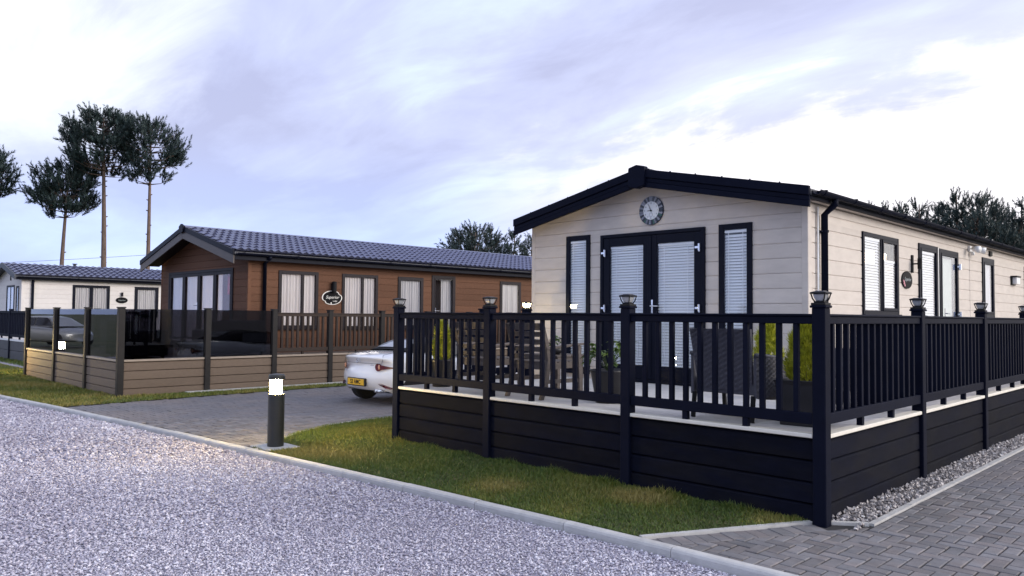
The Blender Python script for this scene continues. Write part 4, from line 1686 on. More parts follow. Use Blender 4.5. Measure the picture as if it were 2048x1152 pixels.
# ------------------------------------------------------------------ the white caravan at the left
def white_caravan():
    XL, XR, Y0, Y1 = -38.9, -35.0, 7.87, 19.0
    root = thing('static_caravan', 'white clad static caravan with grey tiled roof at the far left', 'caravan', ((XL + XR) / 2, Y0, 0))
    front, side = Face('y', Y0, -1), Face('x', XR, 1)
    AX, AZ, EZ = -36.95, 3.66, 3.10
    EXL, EXR = -39.15, -34.75
    sl = (AZ - EZ) / (AX - EXL)
    zs = [0.5 + .19 * k for k in range(0, 17)]

    def lim(z):
        k = (AZ - .09 - z) / sl
        return AX - k, AX + k
    wd = (-37.3, -36.05, .75, 2.75)
    wn = (-35.75, -35.35, .9, 2.7)
    boards(root, front, XL + .05, XR - .05, zs, [wd, wn], 'white_board', lim=lim)
    w1, w2 = (9.66, 11.08, 1.5, 2.80), (12.08, 13.08, 1.5, 2.80)
    boards(root, side, Y0 + .06, Y1, [z for z in zs if z < 3.08], [w1, w2], 'white_board')
    MB().box(XR - .05, XR + .03, Y0 - .03, Y0 + .06, .5, 3.06).build('corner_trim', 'white_board', root)
    MB().box(XL, XL + .02, Y0, Y1, 0, 3.12).build('wall', 'white_board', root)
    MB().box(XL + .03, XR - .02, Y0 + .02, Y1, .1, .5).build('floor', 'interior', root)
    window(root, front, *wd, 'anthracite_frame', [(0, .5), (.5, 1)], 'curtain', fw=.08, name='door', sill=False)
    window(root, front, *wn, 'anthracite_frame', [(0, 1)], 'curtain', fw=.07)
    window(root, side, *w1, 'anthracite_frame', [(0, .5), (.5, 1)], 'curtain', fw=.10, mull=.12)
    window(root, side, *w2, 'anthracite_frame', [(0, 1)], 'curtain', fw=.12)
    th = .06
    poly = [(EXL, EZ - .02), (AX, AZ - .02), (EXR, EZ - .02), (EXR, EZ - .02 - th), (AX, AZ - .02 - th), (EXL, EZ - .02 - th)]
    roof = MB().prism(poly, lambda a, b, d: (a, d, b), Y0 - .28, Y1).build('roof', 'roof_plain', root)
    tiles(roof, AX, AZ, EXR + .02, EZ, Y0 - .26, 15.5, 6, .25, limit=0)
    for sx, ex in ((-1, EXL), (1, EXR)):
        poly = [(AX, AZ + .03), (ex, EZ + .03), (ex, EZ - .17), (AX, AZ - .17)]
        MB().prism(poly, lambda a, b, d: (a, d, b), Y0 - .27, Y0 - .33).build('barge_board', 'roof_plain', root)
    MB().box(EXR - .05, EXR - .01, Y0 - .26, Y1, EZ - .17, EZ - .02).build('fascia', 'anthracite_frame', root)
    gutter(root, EXR + .05, 1, EZ - .05, Y0 - .24, Y1, 'anthracite_frame', 2.0)
    MB().tube([(XR + .07, 8.22, EZ - .1), (XR + .07, 8.22, .5)], .05, 8).build('downpipe', 'anthracite_frame', root)
    MB().lathe([(.06, 0), (.06, .12), (.10, .13), (.10, .16)], (AX + .2, 10.2, AZ - .05), 10).build('roof_vent', 'roof_plain', roof)
    mb = MB()
    front.box(mb, -36.75, -36.65, .022, .05, 2.95, 3.2)
    mb.build('vent', 'black_plastic', root)
    f = side
    t = thing('name_plaque', 'dark oval name plaque on the white caravan', 'plaque', f.p(11.56, 0, 2.2))
    mb = MB()
    k = 30
    mb.ring_loft([[f.p(11.56 + .24 * math.cos(2 * math.pi * i / k), d, 2.20 + .13 * math.sin(2 * math.pi * i / k)) for i in range(k)] for d in (.024, .04)])
    mb.build('plate', 'sign_black', t)
    me = text_mesh('Superior', .085, 'sign_grey', .001, shear=.3)
    link('lettering', me, t, loc=rel(t, f.p(11.56, .0415, 2.20)), rot=f.rot())
    t = thing('wall_lamp', 'small wall lamp above the oval plaque on the white caravan', 'wall lamp', f.p(11.56, 0, 2.45))
    MB().lathe([(.035, -.09), (.04, -.08), (.04, .08), (.03, .09)], f.p(11.56, .08, 2.45), 10).build('lamp_body', 'brown_frame', t)
    mb = MB()
    f.box(mb, 11.52, 11.60, .022, .05, 2.40, 2.50)
    mb.build('back_plate', 'brown_frame', t)


white_caravan()

# ------------------------------------------------------------------ decking with railings
RAIL_T, RAIL_H = 1.695, 0.095
POST_T = 1.765


def skirt(root, face, a0, a1, m, z0=-.02, z1=DECK - .035, n=4):
    h = (z1 - z0) / n
    for k in range(n):
        b, t = z0 + k * h, z0 + (k + 1) * h
        prof = [(-.02, b + .004), (.018, b + .004), (.018, t - .026), (.004, t - .014), (-.02, t - .006)]
        A = [face.p(a0, d, z) for d, z in prof]
        B = [face.p(a1, d, z) for d, z in prof]
        MB().ring_loft([A, B]).build('skirting_board', m, root)
    mb = MB()
    face.box(mb, a0, a1, -.05, -.022, z0, z1)
    mb.build('skirting_backing', m, root)


def rail_bay(root, face, a0, a1, m, picket_mesh, pitch=.15, d=0.0, feet=2):
    mb = MB()
    face.box(mb, a0, a1, d - .034, d + .034, RAIL_T - RAIL_H + .012, RAIL_T - .02)
    face.box(mb, a0, a1, d - .048, d + .048, RAIL_T - .02, RAIL_T)
    mb.build('top_rail', m, root, bevel=.005)
    mb = MB()
    face.box(mb, a0, a1, d - .034, d + .034, .795, .885)
    br = mb.build('bottom_rail', m, root, bevel=.005)
    n = max(1, round((a1 - a0) / pitch) - 1)
    for k in range(n):
        a = a0 + (a1 - a0) * (k + 1) / (n + 1)
        link('picket', picket_mesh, root, loc=rel(root, face.p(a, d, .883)))
    for k in range(feet):
        a = a0 + (a1 - a0) * (k + 1) / (feet + 1)
        mb = MB()
        face.box(mb, a - .025, a + .025, d - .025, d + .025, DECK, .797)
        mb.build('rail_foot', m, root)


def post(root, x, y, m, w=.055, z0=-.05, z1=POST_T, cap=True):
    mb = MB()
    mb.box(x - w, x + w, y - w, y + w, z0, z1 - .02)
    o = mb.build('post', m, root, bevel=.007)
    if cap:
        c = MB()
        c.box(x - w - .012, x + w + .012, y - w - .012, y + w + .012, z1 - .022, z1)
        c.build('post_cap', m, o, bevel=.006)
    return o


def picket(m, w=.022):
    mb = MB()
    mb.box(-w, w, -w, w, 0, RAIL_T - RAIL_H + .014 - .883)
    return mb.mesh('picket', m, bevel=.004)


def black_decking():
    X0, X1, Y0, Y1 = -8.25, -2.60, 6.20, 19.0
    root = thing('raised_decking', 'black raised decking with picket railing and cream edge around the cream lodge', 'decking', ((X0 + X1) / 2, Y0, 0))
    m = 'deck_dark'
    pm = picket('anthracite')
    fx = [X0, -6.50, -4.52, X1]
    sy = [Y0, 8.62, 11.05, 13.45, 15.9, 18.4]
    ff, fs, fl = Face('y', Y0, -1), Face('x', X1, 1), Face('x', X0, -1)
    for x in fx:
        post(root, x, Y0, 'anthracite')
    for y in sy[1:]:
        post(root, X1, y, 'anthracite')
    ly = [Y0, 7.75, 8.66]
    for y in ly[1:]:
        post(root, X0, y, 'anthracite')
    for a, b in zip(fx, fx[1:]):
        rail_bay(root, ff, a + .055, b - .055, 'anthracite', pm)
        skirt(root, ff, a + .055, b - .055, m)
        mb = MB()
        ff.box(mb, a + .056, b - .056, -.06, .045, DECK - .03, DECK + .004)
        mb.build('edge_trim', 'deck_edge', root, bevel=.005)
    for a, b in zip(sy, sy[1:]):
        rail_bay(root, fs, a + .055, b - .055, 'anthracite', pm)
        skirt(root, fs, a + .055, b - .055, m)
        mb = MB()
        fs.box(mb, a + .056, b - .056, -.06, .045, DECK - .03, DECK + .004)
        mb.build('edge_trim', 'deck_edge', root, bevel=.005)
    for a, b in zip(ly, ly[1:]):
        rail_bay(root, fl, a + .055, b - .055, 'anthracite', pm)
        skirt(root, fl, a + .055, b - .055, m)
    # deck boards run along the front
    y = Y0 + .065
    while y < 9.18:
        mb = MB()
        mb.box(X0 - .01, X1 - .065, y, y + .137, DECK - .028, DECK)
        mb.build('deck_board', 'deck_floor', root, bevel=.004)
        y += .143
    x = X1 - .068
    while x > -3.95:
        mb = MB()
        mb.box(x - .137, x, y + .004, Y1, DECK - .028, DECK)
        mb.build('deck_board', 'deck_floor', root, bevel=.004)
        x -= .143
    MB().box(X0 + .1, X1 - .08, Y0 + .1, 9.2, .50, DECK - .035).build('joists', 'soil', root)
    MB().box(-3.98, X1 - .08, 9.2, Y1, .50, DECK - .035).build('joists', 'soil', root)
    return fx, sy, X0, X1, Y0


FX, SY, DX0, DX1, DY0 = black_decking()


# solar lights on the posts
def solar_meshes():
    b = MB()
    b.box(-.062, .062, -.062, .062, 0, .02)
    b.box(-.045, .045, -.045, .045, .02, .034)
    base = b.mesh('base', 'black_plastic', bevel=.004)
    a = MB()
    a.tube([(.046, .046, .03), (.062, .062, .055), (.074, .074, .095)], .007, 6)
    arms = a.mesh('arm', 'black_plastic', smooth=True)
    l = MB()
    l.ring_loft([[(sx * w, sy * w, z) for sx, sy in ((-1, -1), (1, -1), (1, 1), (-1, 1))] for w, z in ((.038, .034), (.052, .06), (.062, .092))])
    lens = l.mesh('lens', 'solar_lens', bevel=.006)
    lens2 = l.mesh('lens', 'solar_lens_lit', bevel=.006)
    t = MB()
    t.ring_loft([[(sx * w, sy * w, z) for sx, sy in ((-1, -1), (1, -1), (1, 1), (-1, 1))] for w, z in ((.082, .092), (.086, .098), (.082, .106), (.05, .114))])
    top = t.mesh('top', 'black_plastic', bevel=.003)
    c = MB()
    c.box(-.035, .035, -.035, .035, .113, .117)
    cell = c.mesh('solar_cell', 'solar_cell')
    return base, arms, lens, lens2, top, cell


SB = solar_meshes()


def solar(x, y, label, lit=False, z=POST_T):
    t = thing('solar_light', label, 'solar light', (x, y, z), group='solar lights on the decking posts', local=True)
    for k in range(4):
        link('arm', SB[1], t, rot=(0, 0, R(90 * k)), scale=(.78, .78, 1))
    for nm, me in (('base', SB[0]), ('lens', SB[3] if lit else SB[2]), ('top', SB[4])):
        link(nm, me, t, scale=(.78, .78, 1) if nm != 'base' else (.95, .95, 1))
    link('solar_cell', SB[5], t)


solar(FX[0], DY0, 'unlit solar cap light on the leftmost front post of the black railing')
solar(FX[1], DY0, 'unlit solar cap light on the second front post from the left')
solar(FX[2], DY0, 'unlit solar cap light on the front post before the cream doors')
solar(FX[3], DY0, 'largest unlit solar cap light, on the near corner post')
solar(DX1, SY[1], 'unlit solar cap light on the first side post behind the near corner')
solar(DX1, SY[2], 'unlit solar cap light on the second side post behind the near corner')
solar(DX1, SY[3], 'unlit solar cap light on the side post at the right picture edge')
solar(-8.25, 8.66, 'glowing solar cap light against the left edge of the cream lodge', True)


def brown_decking():
    X0, X1, Y0, Y1 = -23.05, -16.16, 5.34, 19.5
    root = thing('raised_decking', 'tan boarded raised decking with smoked glass panels and brown pickets round the brown lodge', 'decking', ((X0 + X1) / 2, Y0, 0))
    m = 'brown_deck'
    pm = picket('brown_picket', .026)
    fx = [X0, -20.52, -18.20, X1]
    sy = [Y0, 7.08, 8.62, 10.08, 11.60, 13.1, 14.6, 16.2, 17.8, 19.4]
    ff, fs = Face('y', Y0, -1), Face('x', X1, 1)
    for x in fx:
        post(root, x, Y0, 'brown_post', w=.06, z1=1.775)
    for y in sy[1:]:
        post(root, X1, y, 'brown_post', w=.06, z1=1.775)

    def panel(face, a, b):
        mb = MB()
        face.box(mb, a + .05, b - .05, -.005, .005, DECK + .03, 1.735)
        mb.build('glass_panel', 'smoked_glass', root)
        for q in (a + .058, b - .058):
            mb = MB()
            face.box(mb, q - .012, q + .012, -.014, .014, DECK + .1, 1.70)
            mb.build('panel_channel', 'brown_post', root)
    for face, seq in ((ff, fx), (fs, sy)):
        for i, (a, b) in enumerate(zip(seq, seq[1:])):
            skirt(root, face, a + .06, b - .06, m)
            mb = MB()
            face.box(mb, a + .061, b - .061, -.05, .035, DECK - .03, DECK + .012)
            mb.build('edge_trim', 'brown_edge', root, bevel=.004)
            if face is ff or i < 2:
                panel(face, a, b)
            else:
                rail_bay(root, face, a + .06, b - .06, 'brown_picket', pm, pitch=.128, feet=1)
    y = Y0 + .06
    while y < 8.5:
        MB().box(X0 + .06, X1 - .06, y, y + .137, DECK - .028, DECK).build('deck_board', 'brown_floor', root)
        y += .143
    x = X1 - .06
    while x > -17.3:
        MB().box(x - .137, x, y + .004, Y1, DECK - .028, DECK).build('deck_board', 'brown_floor', root)
        x -= .143
    MB().box(X0 + .1, X1 - .1, Y0 + .1, 8.56, .4, DECK - .035).build('joists', 'soil', root)
    # far left return
    for y0, y1 in ((Y0, 7.0), (7.0, 8.5)):
        mb = MB()
        mb.box(X0 - .005, X0 + .005, y0 + .07, y1 - .05, DECK + .03, 1.735)
        mb.build('glass_panel', 'smoked_glass', root)
        post(root, X0, y1, 'brown_post', w=.06, z1=1.775)
        MB().box(X0 - .02, X0 + .02, y0 + .07, y1 - .06, 0, DECK - .03).build('skirting_board', m, root)
    # paved strip at the foot
    k = 6.6
    while k < 15:
        MB().box(X1 + .07, X1 + .22, k, k + .595, -.03, .035).build('edging_slab', 'concrete', root)
        k += .6


mat('brown_floor', (0.13, 0.10, 0.085), 0.7, 0.15, 8, orand=.1)
mat('brown_edge', (0.34, 0.28, 0.225), 0.6, 0.12, 10)
brown_decking()


def far_decking():
    X1, Y0 = -28.9, 6.75
    root = thing('raised_decking', 'small dark decking with picket rail before the white caravan at the left picture edge', 'decking', (X1, Y0, 0))
    X0 = -38.9
    ff = Face('y', Y0, -1)
    pm = picket('anthracite', .03)
    xs = [X0, -36.4, -33.9, -31.4, X1]
    for x in xs:
        post(root, x, Y0, 'anthracite')
    for a, b in zip(xs, xs[1:]):
        rail_bay(root, ff, a + .05, b - .05, 'anthracite', pm, pitch=.22, feet=1)
        skirt(root, ff, a + .05, b - .05, 'far_skirt', n=2)
        mb = MB()
        ff.box(mb, a + .056, b - .056, -.06, .03, DECK - .06, DECK + .004)
        mb.build('edge_trim', 'upvc_white', root)
    MB().box(X0, X1 - .06, Y0 + .07, 7.8, .5, DECK).build('deck_boards', 'deck_floor', root)


mat('far_skirt', (0.060, 0.060, 0.066), 0.6, 0.2, 8)
far_decking()


# garden furniture on the brown deck, dark shapes behind the glass
def sofa(x, y, rz, label, w=1.7):
    t = thing('garden_sofa', label, 'sofa', (x, y, DECK), rz, group='rattan sofas behind the smoked glass', local=True)
    MB().box(-w / 2, w / 2, -.38, .38, .06, .34).build('base', 'rattan_brown', t, bevel=.03)
    MB().box(-w / 2, w / 2, .30, .40, .33, .80).build('backrest', 'rattan_brown', t, bevel=.03)
    for s in (-1, 1):
        MB().box(s * w / 2 - .06, s * w / 2 + .06, -.38, .40, .06, .60).build('armrest', 'rattan_brown', t, bevel=.03)
        for q in (-.3, .3):
            MB().box(s * (w / 2 - .05) - .025, s * (w / 2 - .05) + .025, q - .025, q + .025, 0, .07).build('leg', 'black_plastic', t)
    for k in range(2):
        MB().box(-w / 2 + .07 + k * (w / 2 - .07), -w / 2 + .06 + (k + 1) * (w / 2 - .07), -.36, .28, .34, .46).build('cushion', 'cushion', t, bevel=.04, seg=2)


sofa(-17.0, 5.95, R(180), 'dark rattan garden sofa in the near corner behind the smoked glass', 1.3)
sofa(-16.75, 7.85, R(-90), 'dark rattan garden sofa along the driveway side behind the smoked glass', 1.3)
t = thing('low_table', 'low dark rattan table behind the smoked glass', 'table', (-18.3, 7.2, DECK), local=True)
MB().box(-.4, .4, -.4, .4, .36, .40).build('table_top', 'dark_glass', t, bevel=.01)
for sx in (-1, 1):
    for sy_ in (-1, 1):
        MB().box(sx * .36 - .03, sx * .36 + .03, sy_ * .36 - .03, sy_ * .36 + .03, 0, .36).build('leg', 'rattan_brown', t)


# ------------------------------------------------------------------ furniture on the black deck
def wooden_chair(x, y, rz, label):
    t = thing('wooden_armchair', label, 'chair', (x, y, DECK), rz, group='slatted wooden armchairs behind the railing', local=True)
    w = .29
    m = 'teak'
    for s in (-1, 1):
        # rear leg sweeps back at the top and at the foot
        pts = [(s * w, -.33, 0), (s * w, -.25, .22), (s * w, -.225, .44), (s * w, -.25, .60), (s * w, -.33, .86)]
        mb = MB()
        mb.ring_loft([[(p[0] - .022, p[1] - .026, p[2]), (p[0] + .022, p[1] - .026, p[2]), (p[0] + .022, p[1] + .026, p[2]), (p[0] - .022, p[1] + .026, p[2])] for p in pts])
        mb.build('rear_leg', m, t, bevel=.003)
        mb = MB()
        mb.bar((s * w, .30, 0), (s * w, .27, .60), .045, .055, up=(0, 1, 0))
        mb.build('front_leg', m, t, bevel=.003)
        mb = MB()
        mb.bar((s * w, -.275, .575), (s * w, .34, .622), .068, .026)
        mb.build('armrest', m, t, bevel=.004)
        mb = MB()
        mb.bar((s * w, -.21, .37), (s * w, .27, .385), .024, .07)
        mb.build('seat_rail', m, t)
        mb = MB()
        mb.bar((s * w, -.24, .20), (s * w, .28, .20), .022, .045)
        mb.build('stretcher', m, t)
    for k in range(5):
        z = .475 + k * .087
        y = -.232 - .105 * max(0, (z - .56)) / .30 * 1.0
        mb = MB()
        h = .058 if k < 4 else .082
        mb.box(-w + .022, w - .022, y - .011, y + .011, z - h / 2, z + h / 2)
        mb.build('back_slat', m, t, bevel=.003)
    for k in range(6):
        mb = MB()
        yy = -.19 + k * .09
        mb.box(-w + .012, w - .012, yy - .036, yy + .036, .405, .424)
        mb.build('seat_slat', m, t, bevel=.003)
    mb = MB()
    mb.box(-w + .02, w - .02, .255, .282, .33, .404)
    mb.build('apron', m, t)
    mb = MB()
    mb.box(-w + .02, w - .02, -.225, -.205, .33, .404)
    mb.build('apron', m, t)


wooden_chair(-6.98, 6.66, R(3), 'slatted wooden armchair nearest the left end of the black railing')
wooden_chair(-6.10, 6.72, R(-4), 'slatted wooden armchair beside the leafy pot, the right one of the pair')


def wooden_table():
    t = thing('wooden_table', 'low slatted wooden table between the two wooden armchairs', 'table', (-6.58, 7.35, DECK), 0, local=True)
    for k in range(6):
        MB().box(-.36, .36, -.27 + k * .091, -.27 + k * .091 + .083, .44, .462).build('top_slat', 'teak', t, bevel=.003)
    for sx in (-1, 1):
        for sy_ in (-1, 1):
            MB().box(sx * .32 - .025, sx * .32 + .025, sy_ * .22 - .025, sy_ * .22 + .025, 0, .44).build('leg', 'teak', t)
        MB().box(sx * .32 - .012, sx * .32 + .012, -.2, .2, .37, .438).build('apron', 'teak', t)
    b = thing('plant_bowl', 'small bowl of dark leaves on the slatted wooden table', 'plant', (-6.45, 7.30, DECK + .463), local=True)
    MB().lathe([(.05, 0), (.10, .03), (.12, .08), (.11, .08)], (0, 0, 0), 16).build('bowl', 'pot', b, smooth=True)
    leaf_cluster(b, 40, .12, .08, .07)


def leaf_cluster(t, n, rad, z0, lsize, hgt=.12, m='leaf', nm='foliage', seed=3):
    rg = np.random.default_rng(seed)
    V, F, T = [], [], []
    for k in range(n):
        a = rg.uniform(0, 2 * math.pi)
        el = rg.uniform(-.25, 1.3)
        r = rad * rg.uniform(.35, 1)
        c = Vector((math.cos(a) * math.cos(el) * r, math.sin(a) * math.cos(el) * r, z0 + hgt * .4 + math.sin(el) * hgt * rg.uniform(.5, 1)))
        d = Vector((math.cos(a), math.sin(a), rg.uniform(-.5, .5))).normalized()
        s = d.cross(Vector((0, 0, 1))).normalized()
        u = s.cross(d)
        L_, w = lsize * rg.uniform(.7, 1.3), lsize * rg.uniform(.22, .36)
        b = len(V)
        pts = [c - d * L_ * .5, c - d * L_ * .1 + s * w + u * w * .4, c + d * L_ * .5 - u * L_ * .18, c - d * L_ * .1 - s * w + u * w * .4]
        V += [tuple(p) for p in pts]
        F += [(b, b + 1, b + 2), (b, b + 2, b + 3)]
        T += [float(np.clip(rg.normal(.5, .25), 0, 1))] * 4
    o = link(nm, fast_mesh(nm, V, F, m, T), t)
    return o


wooden_table()


def rattan_chair(x, y, rz, label, tall=.86):
    t = thing('rattan_armchair', label, 'chair', (x, y, DECK), rz, group='grey rattan armchairs on the black deck', local=True)
    w = .30

    # woven back, slightly wider at the top and curved
    def weave(fn, nu, nv, name):
        mb = MB()

        def g(u, v):
            p, n = fn(u, v)
            k = .004 * math.sin(u * nu * math.pi * .5) * (1 if int(v * nv) % 2 else -1)
            return Vector(p) + Vector(n) * k
        mb.grid(g, nu, nv)
        n0 = len(mb.v)

        def g2(u, v):
            p, n = fn(u, v)
            return Vector(p) - Vector(n) * .028
        mb.grid(g2, nu, nv)
        # close the rim
        k = nv + 1
        for i in range(nu):
            for j in (0, nv):
                a, b = i * k + j, (i + 1) * k + j
                mb.f.append((a, b, n0 + b, n0 + a))
        for j in range(nv):
            for i in (0, nu):
                a, b = i * k + j, i * k + j + 1
                mb.f.append((a, b, n0 + b, n0 + a))
        return mb.build(name, 'rattan', t)
    weave(lambda u, v: ((-w * (.92 + .12 * v) + 2 * w * (.92 + .12 * v) * u, -.27 - .11 * v + .03 * (2 * u - 1) ** 2, .28 + (tall - .28) * v), (0, -1, 0)), 26, 24, 'backrest')
    for s in (-1, 1):
        def side(u, v, s=s):
            yy = -.28 + .60 * u
            top = .60 - .05 * u - (.16 * max(0, (u - .78) / .22) ** 2)
            return (s * (w + .035 + .02 * math.sin(u * 3)), yy, .22 + (top - .22) * v), (s, 0, 0)
        weave(side, 26, 16, 'armrest')
        mb = MB()
        mb.tube([(s * (w + .03), -.28 + .6 * k / 8, .605 - .05 * k / 8 - .16 * max(0, (k / 8 - .78) / .22) ** 2) for k in range(9)], .022, 8)
        mb.build('arm_roll', 'rattan', t, smooth=True)
        for q, z in ((-.27, .24), (.28, .24)):
            mb = MB()
            mb.bar((s * w, q + (-.03 if q < 0 else .02), 0), (s * w, q, z), .036, .036, up=(0, 1, 0))
            mb.build('leg', 'black_plastic', t, bevel=.004)
    MB().box(-w, w, -.25, .30, .24, .34).build('seat', 'rattan', t, bevel=.01)
    MB().box(-w + .02, w - .02, -.23, .29, .342, .41).build('cushion', 'cushion', t, bevel=.025, seg=2)


rattan_chair(-3.62, 6.72, R(0), 'grey rattan armchair with its back to the front railing, left of the tall conifer', .84)
rattan_chair(-3.25, 8.15, R(160), 'grey rattan armchair standing behind the tall conifer near the corner post', .62)


def planter(x, y, label, r0, r1, h, square=False, rim=True):
    t = thing('planter', label, 'plant pot', (x, y, DECK), random.uniform(-.1, .1), local=True)
    n = 4 if square else 22
    mb = MB()
    prof = [(r0, 0), (r0 + (r1 - r0) * .9, h * .9), (r1, h * .92), (r1 + .012, h), (r1 - .02, h), (r1 - .03, h * .93)]
    if square:
        mb.ring_loft([[(sx * r, sy_ * r, z) for sx, sy_ in ((-1, -1), (1, -1), (1, 1), (-1, 1))] for r, z in prof])
        mb.build('pot', 'pot', t, bevel=.004)
        MB().box(-r1 + .03, r1 - .03, -r1 + .03, r1 - .03, h * .88, h * .935).build('soil', 'soil', t)
    else:
        mb.lathe(prof, (0, 0, 0), n)
        mb.build('pot', 'pot', t, smooth=True)
        MB().lathe([(.01, h * .9), (r1 - .03, h * .9), (r1 - .03, h * .935), (.01, h * .94)], (0, 0, 0), n).build('soil', 'soil', t)
    return t


def conifer(t, z0, hgt, rad, n=900, seed=1, taper=.55):
    """feathery upright conifer: flat sprays pointing up round a column"""
    rg = np.random.default_rng(seed)
    V, F, T = [], [], []
    for k in range(n):
        v = rg.uniform(0, 1) ** .85
        r = rad * (math.sin(min(1, v * 5 + .25) * math.pi / 2)) * (1 - v ** 1.7 * .93) ** taper * (1 + .22 * math.sin(v * 17 + seed) * rg.uniform(0, 1))
        a = rg.uniform(0, 2 * math.pi)
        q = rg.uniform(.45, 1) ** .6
        c = Vector((math.cos(a) * r * q, math.sin(a) * r * q, z0 + v * hgt * .93))
        d = Vector((math.cos(a) * .42, math.sin(a) * .42, 1) + rg.normal(0, .16, 3)).normalized()
        s = d.cross(Vector((math.cos(a + rg.normal(0, .8)), math.sin(a + rg.normal(0, .8)), 0))).normalized()
        L_ = rg.uniform(.05, .095)
        w = L_ * rg.uniform(.16, .26)
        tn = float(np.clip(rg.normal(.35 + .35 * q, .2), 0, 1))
        # three-finger spray
        for ang in (-.55, 0, .55):
            dd = (d * math.cos(ang) + s * math.sin(ang)).normalized()
            ss = dd.cross(d.cross(s)).normalized()
            b = len(V)
            V += [tuple(c - ss * w * .35), tuple(c + ss * w * .35), tuple(c + dd * L_ * (1 if ang == 0 else .75))]
            F.append((b, b + 1, b + 2))
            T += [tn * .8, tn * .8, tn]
    link('foliage', fast_mesh('foliage', V, F, 'conifer_leaf', T), t)
    MB().tube([(0, 0, z0 - .1), (0, 0, z0 + hgt * .8)], [.016, .006], 6).build('stem', 'bark', t)


t = planter(-7.86, 6.62, 'tall yellow green conifer in a black pot at the left end of the black railing', .12, .16, .36)
conifer(t, .34, .54, .125, 1100, 1)
t = planter(-2.96, 6.72, 'bushy yellow green conifer in a square black pot beside the near corner post', .17, .205, .40, square=True)
conifer(t, .36, .58, .175, 1800, 2)
t = planter(-4.22, 8.55, 'yellow green conifer in a black pot against the cream wall behind the rattan chair', .15, .19, .38)
conifer(t, .36, .56, .17, 1500, 3)
t = planter(-5.20, 6.78, 'broad leafy green plant in a tapered black pot before the cream doors', .145, .205, .36)


def leafy(t):
    rg = np.random.default_rng(11)
    V, F, T = [], [], []
    st = MB()
    for k in range(26):
        a = rg.uniform(0, 2 * math.pi)
        l = rg.uniform(.14, .30)
        top = Vector((math.cos(a) * l * .85, math.sin(a) * l * .85, .38 + rg.uniform(.06, .30)))
        st.tube([(0, 0, .33), (top.x * .5, top.y * .5, .33 + (top.z - .33) * .75), tuple(top)], [.005, .004, .002], 5)
        for q in range(7):
            b = a + rg.normal(0, 1.0)
            d = Vector((math.cos(b), math.sin(b), rg.uniform(-.7, .25))).normalized()
            s = d.cross(Vector((0, 0, 1))).normalized()
            u = s.cross(d)
            L_, w = rg.uniform(.07, .13), rg.uniform(.016, .028)
            n = len(V)
            V += [tuple(top), tuple(top + d * L_ * .45 + s * w + u * .008), tuple(top + d * L_ - u * L_ * .2), tuple(top + d * L_ * .45 - s * w + u * .008)]
            F += [(n, n + 1, n + 2), (n, n + 2, n + 3)]
            T += [float(np.clip(rg.normal(.5, .28), 0, 1))] * 4
    link('foliage', fast_mesh('foliage', V, F, 'leaf', T), t)
    st.build('stems', 'leaf_stem', t)


mat('leaf_stem', (0.06, 0.09, 0.03), .6)
leafy(t)


# ------------------------------------------------------------------ bollard lights
def bollard(x, y, label, lit=True, power=60.0):
    t = thing('bollard_light', label, 'bollard', (x, y, 0), group='lit bollards along the road', local=True)
    MB().box(-.26, .26, -.21, .21, -.06, .018).build('base_slab', 'concrete', t, bevel=.01)
    MB().lathe([(.098, .016), (.100, .02), (.100, .66), (.096, .664)], (0, 0, 0), 28).build('body', 'bollard_paint', t, smooth=False)
    MB().lathe([(.074, .664), (.074, .845)], (0, 0, 0), 24).build('lens', 'bollard_lens', t, smooth=True)
    for k in range(3):
        a = R(20 + 120 * k)
        MB().tube([(.092 * math.cos(a), .092 * math.sin(a), .66), (.092 * math.cos(a), .092 * math.sin(a), .85)], .007, 8).build('strut', 'bollard_paint', t)
    for z in (.715, .79):
        MB().lathe([(.0755, z - .005), (.079, z - .005), (.079, z + .005), (.0755, z + .005)], (0, 0, 0), 28, cap=False).build('louvre', 'bollard_paint', t)
    MB().lathe([(.100, .845), (.102, .85), (.102, .885), (.090, .905), (.02, .915)], (0, 0, 0), 28).build('cap', 'bollard_paint', t)


bollard(-8.83, 4.76, 'lit dark cylinder bollard on a concrete pad between the driveway and the black decking')
bollard(-23.6, 4.39, 'lit bollard on the grass beyond the left edge, seen reflected in the smoked glass')

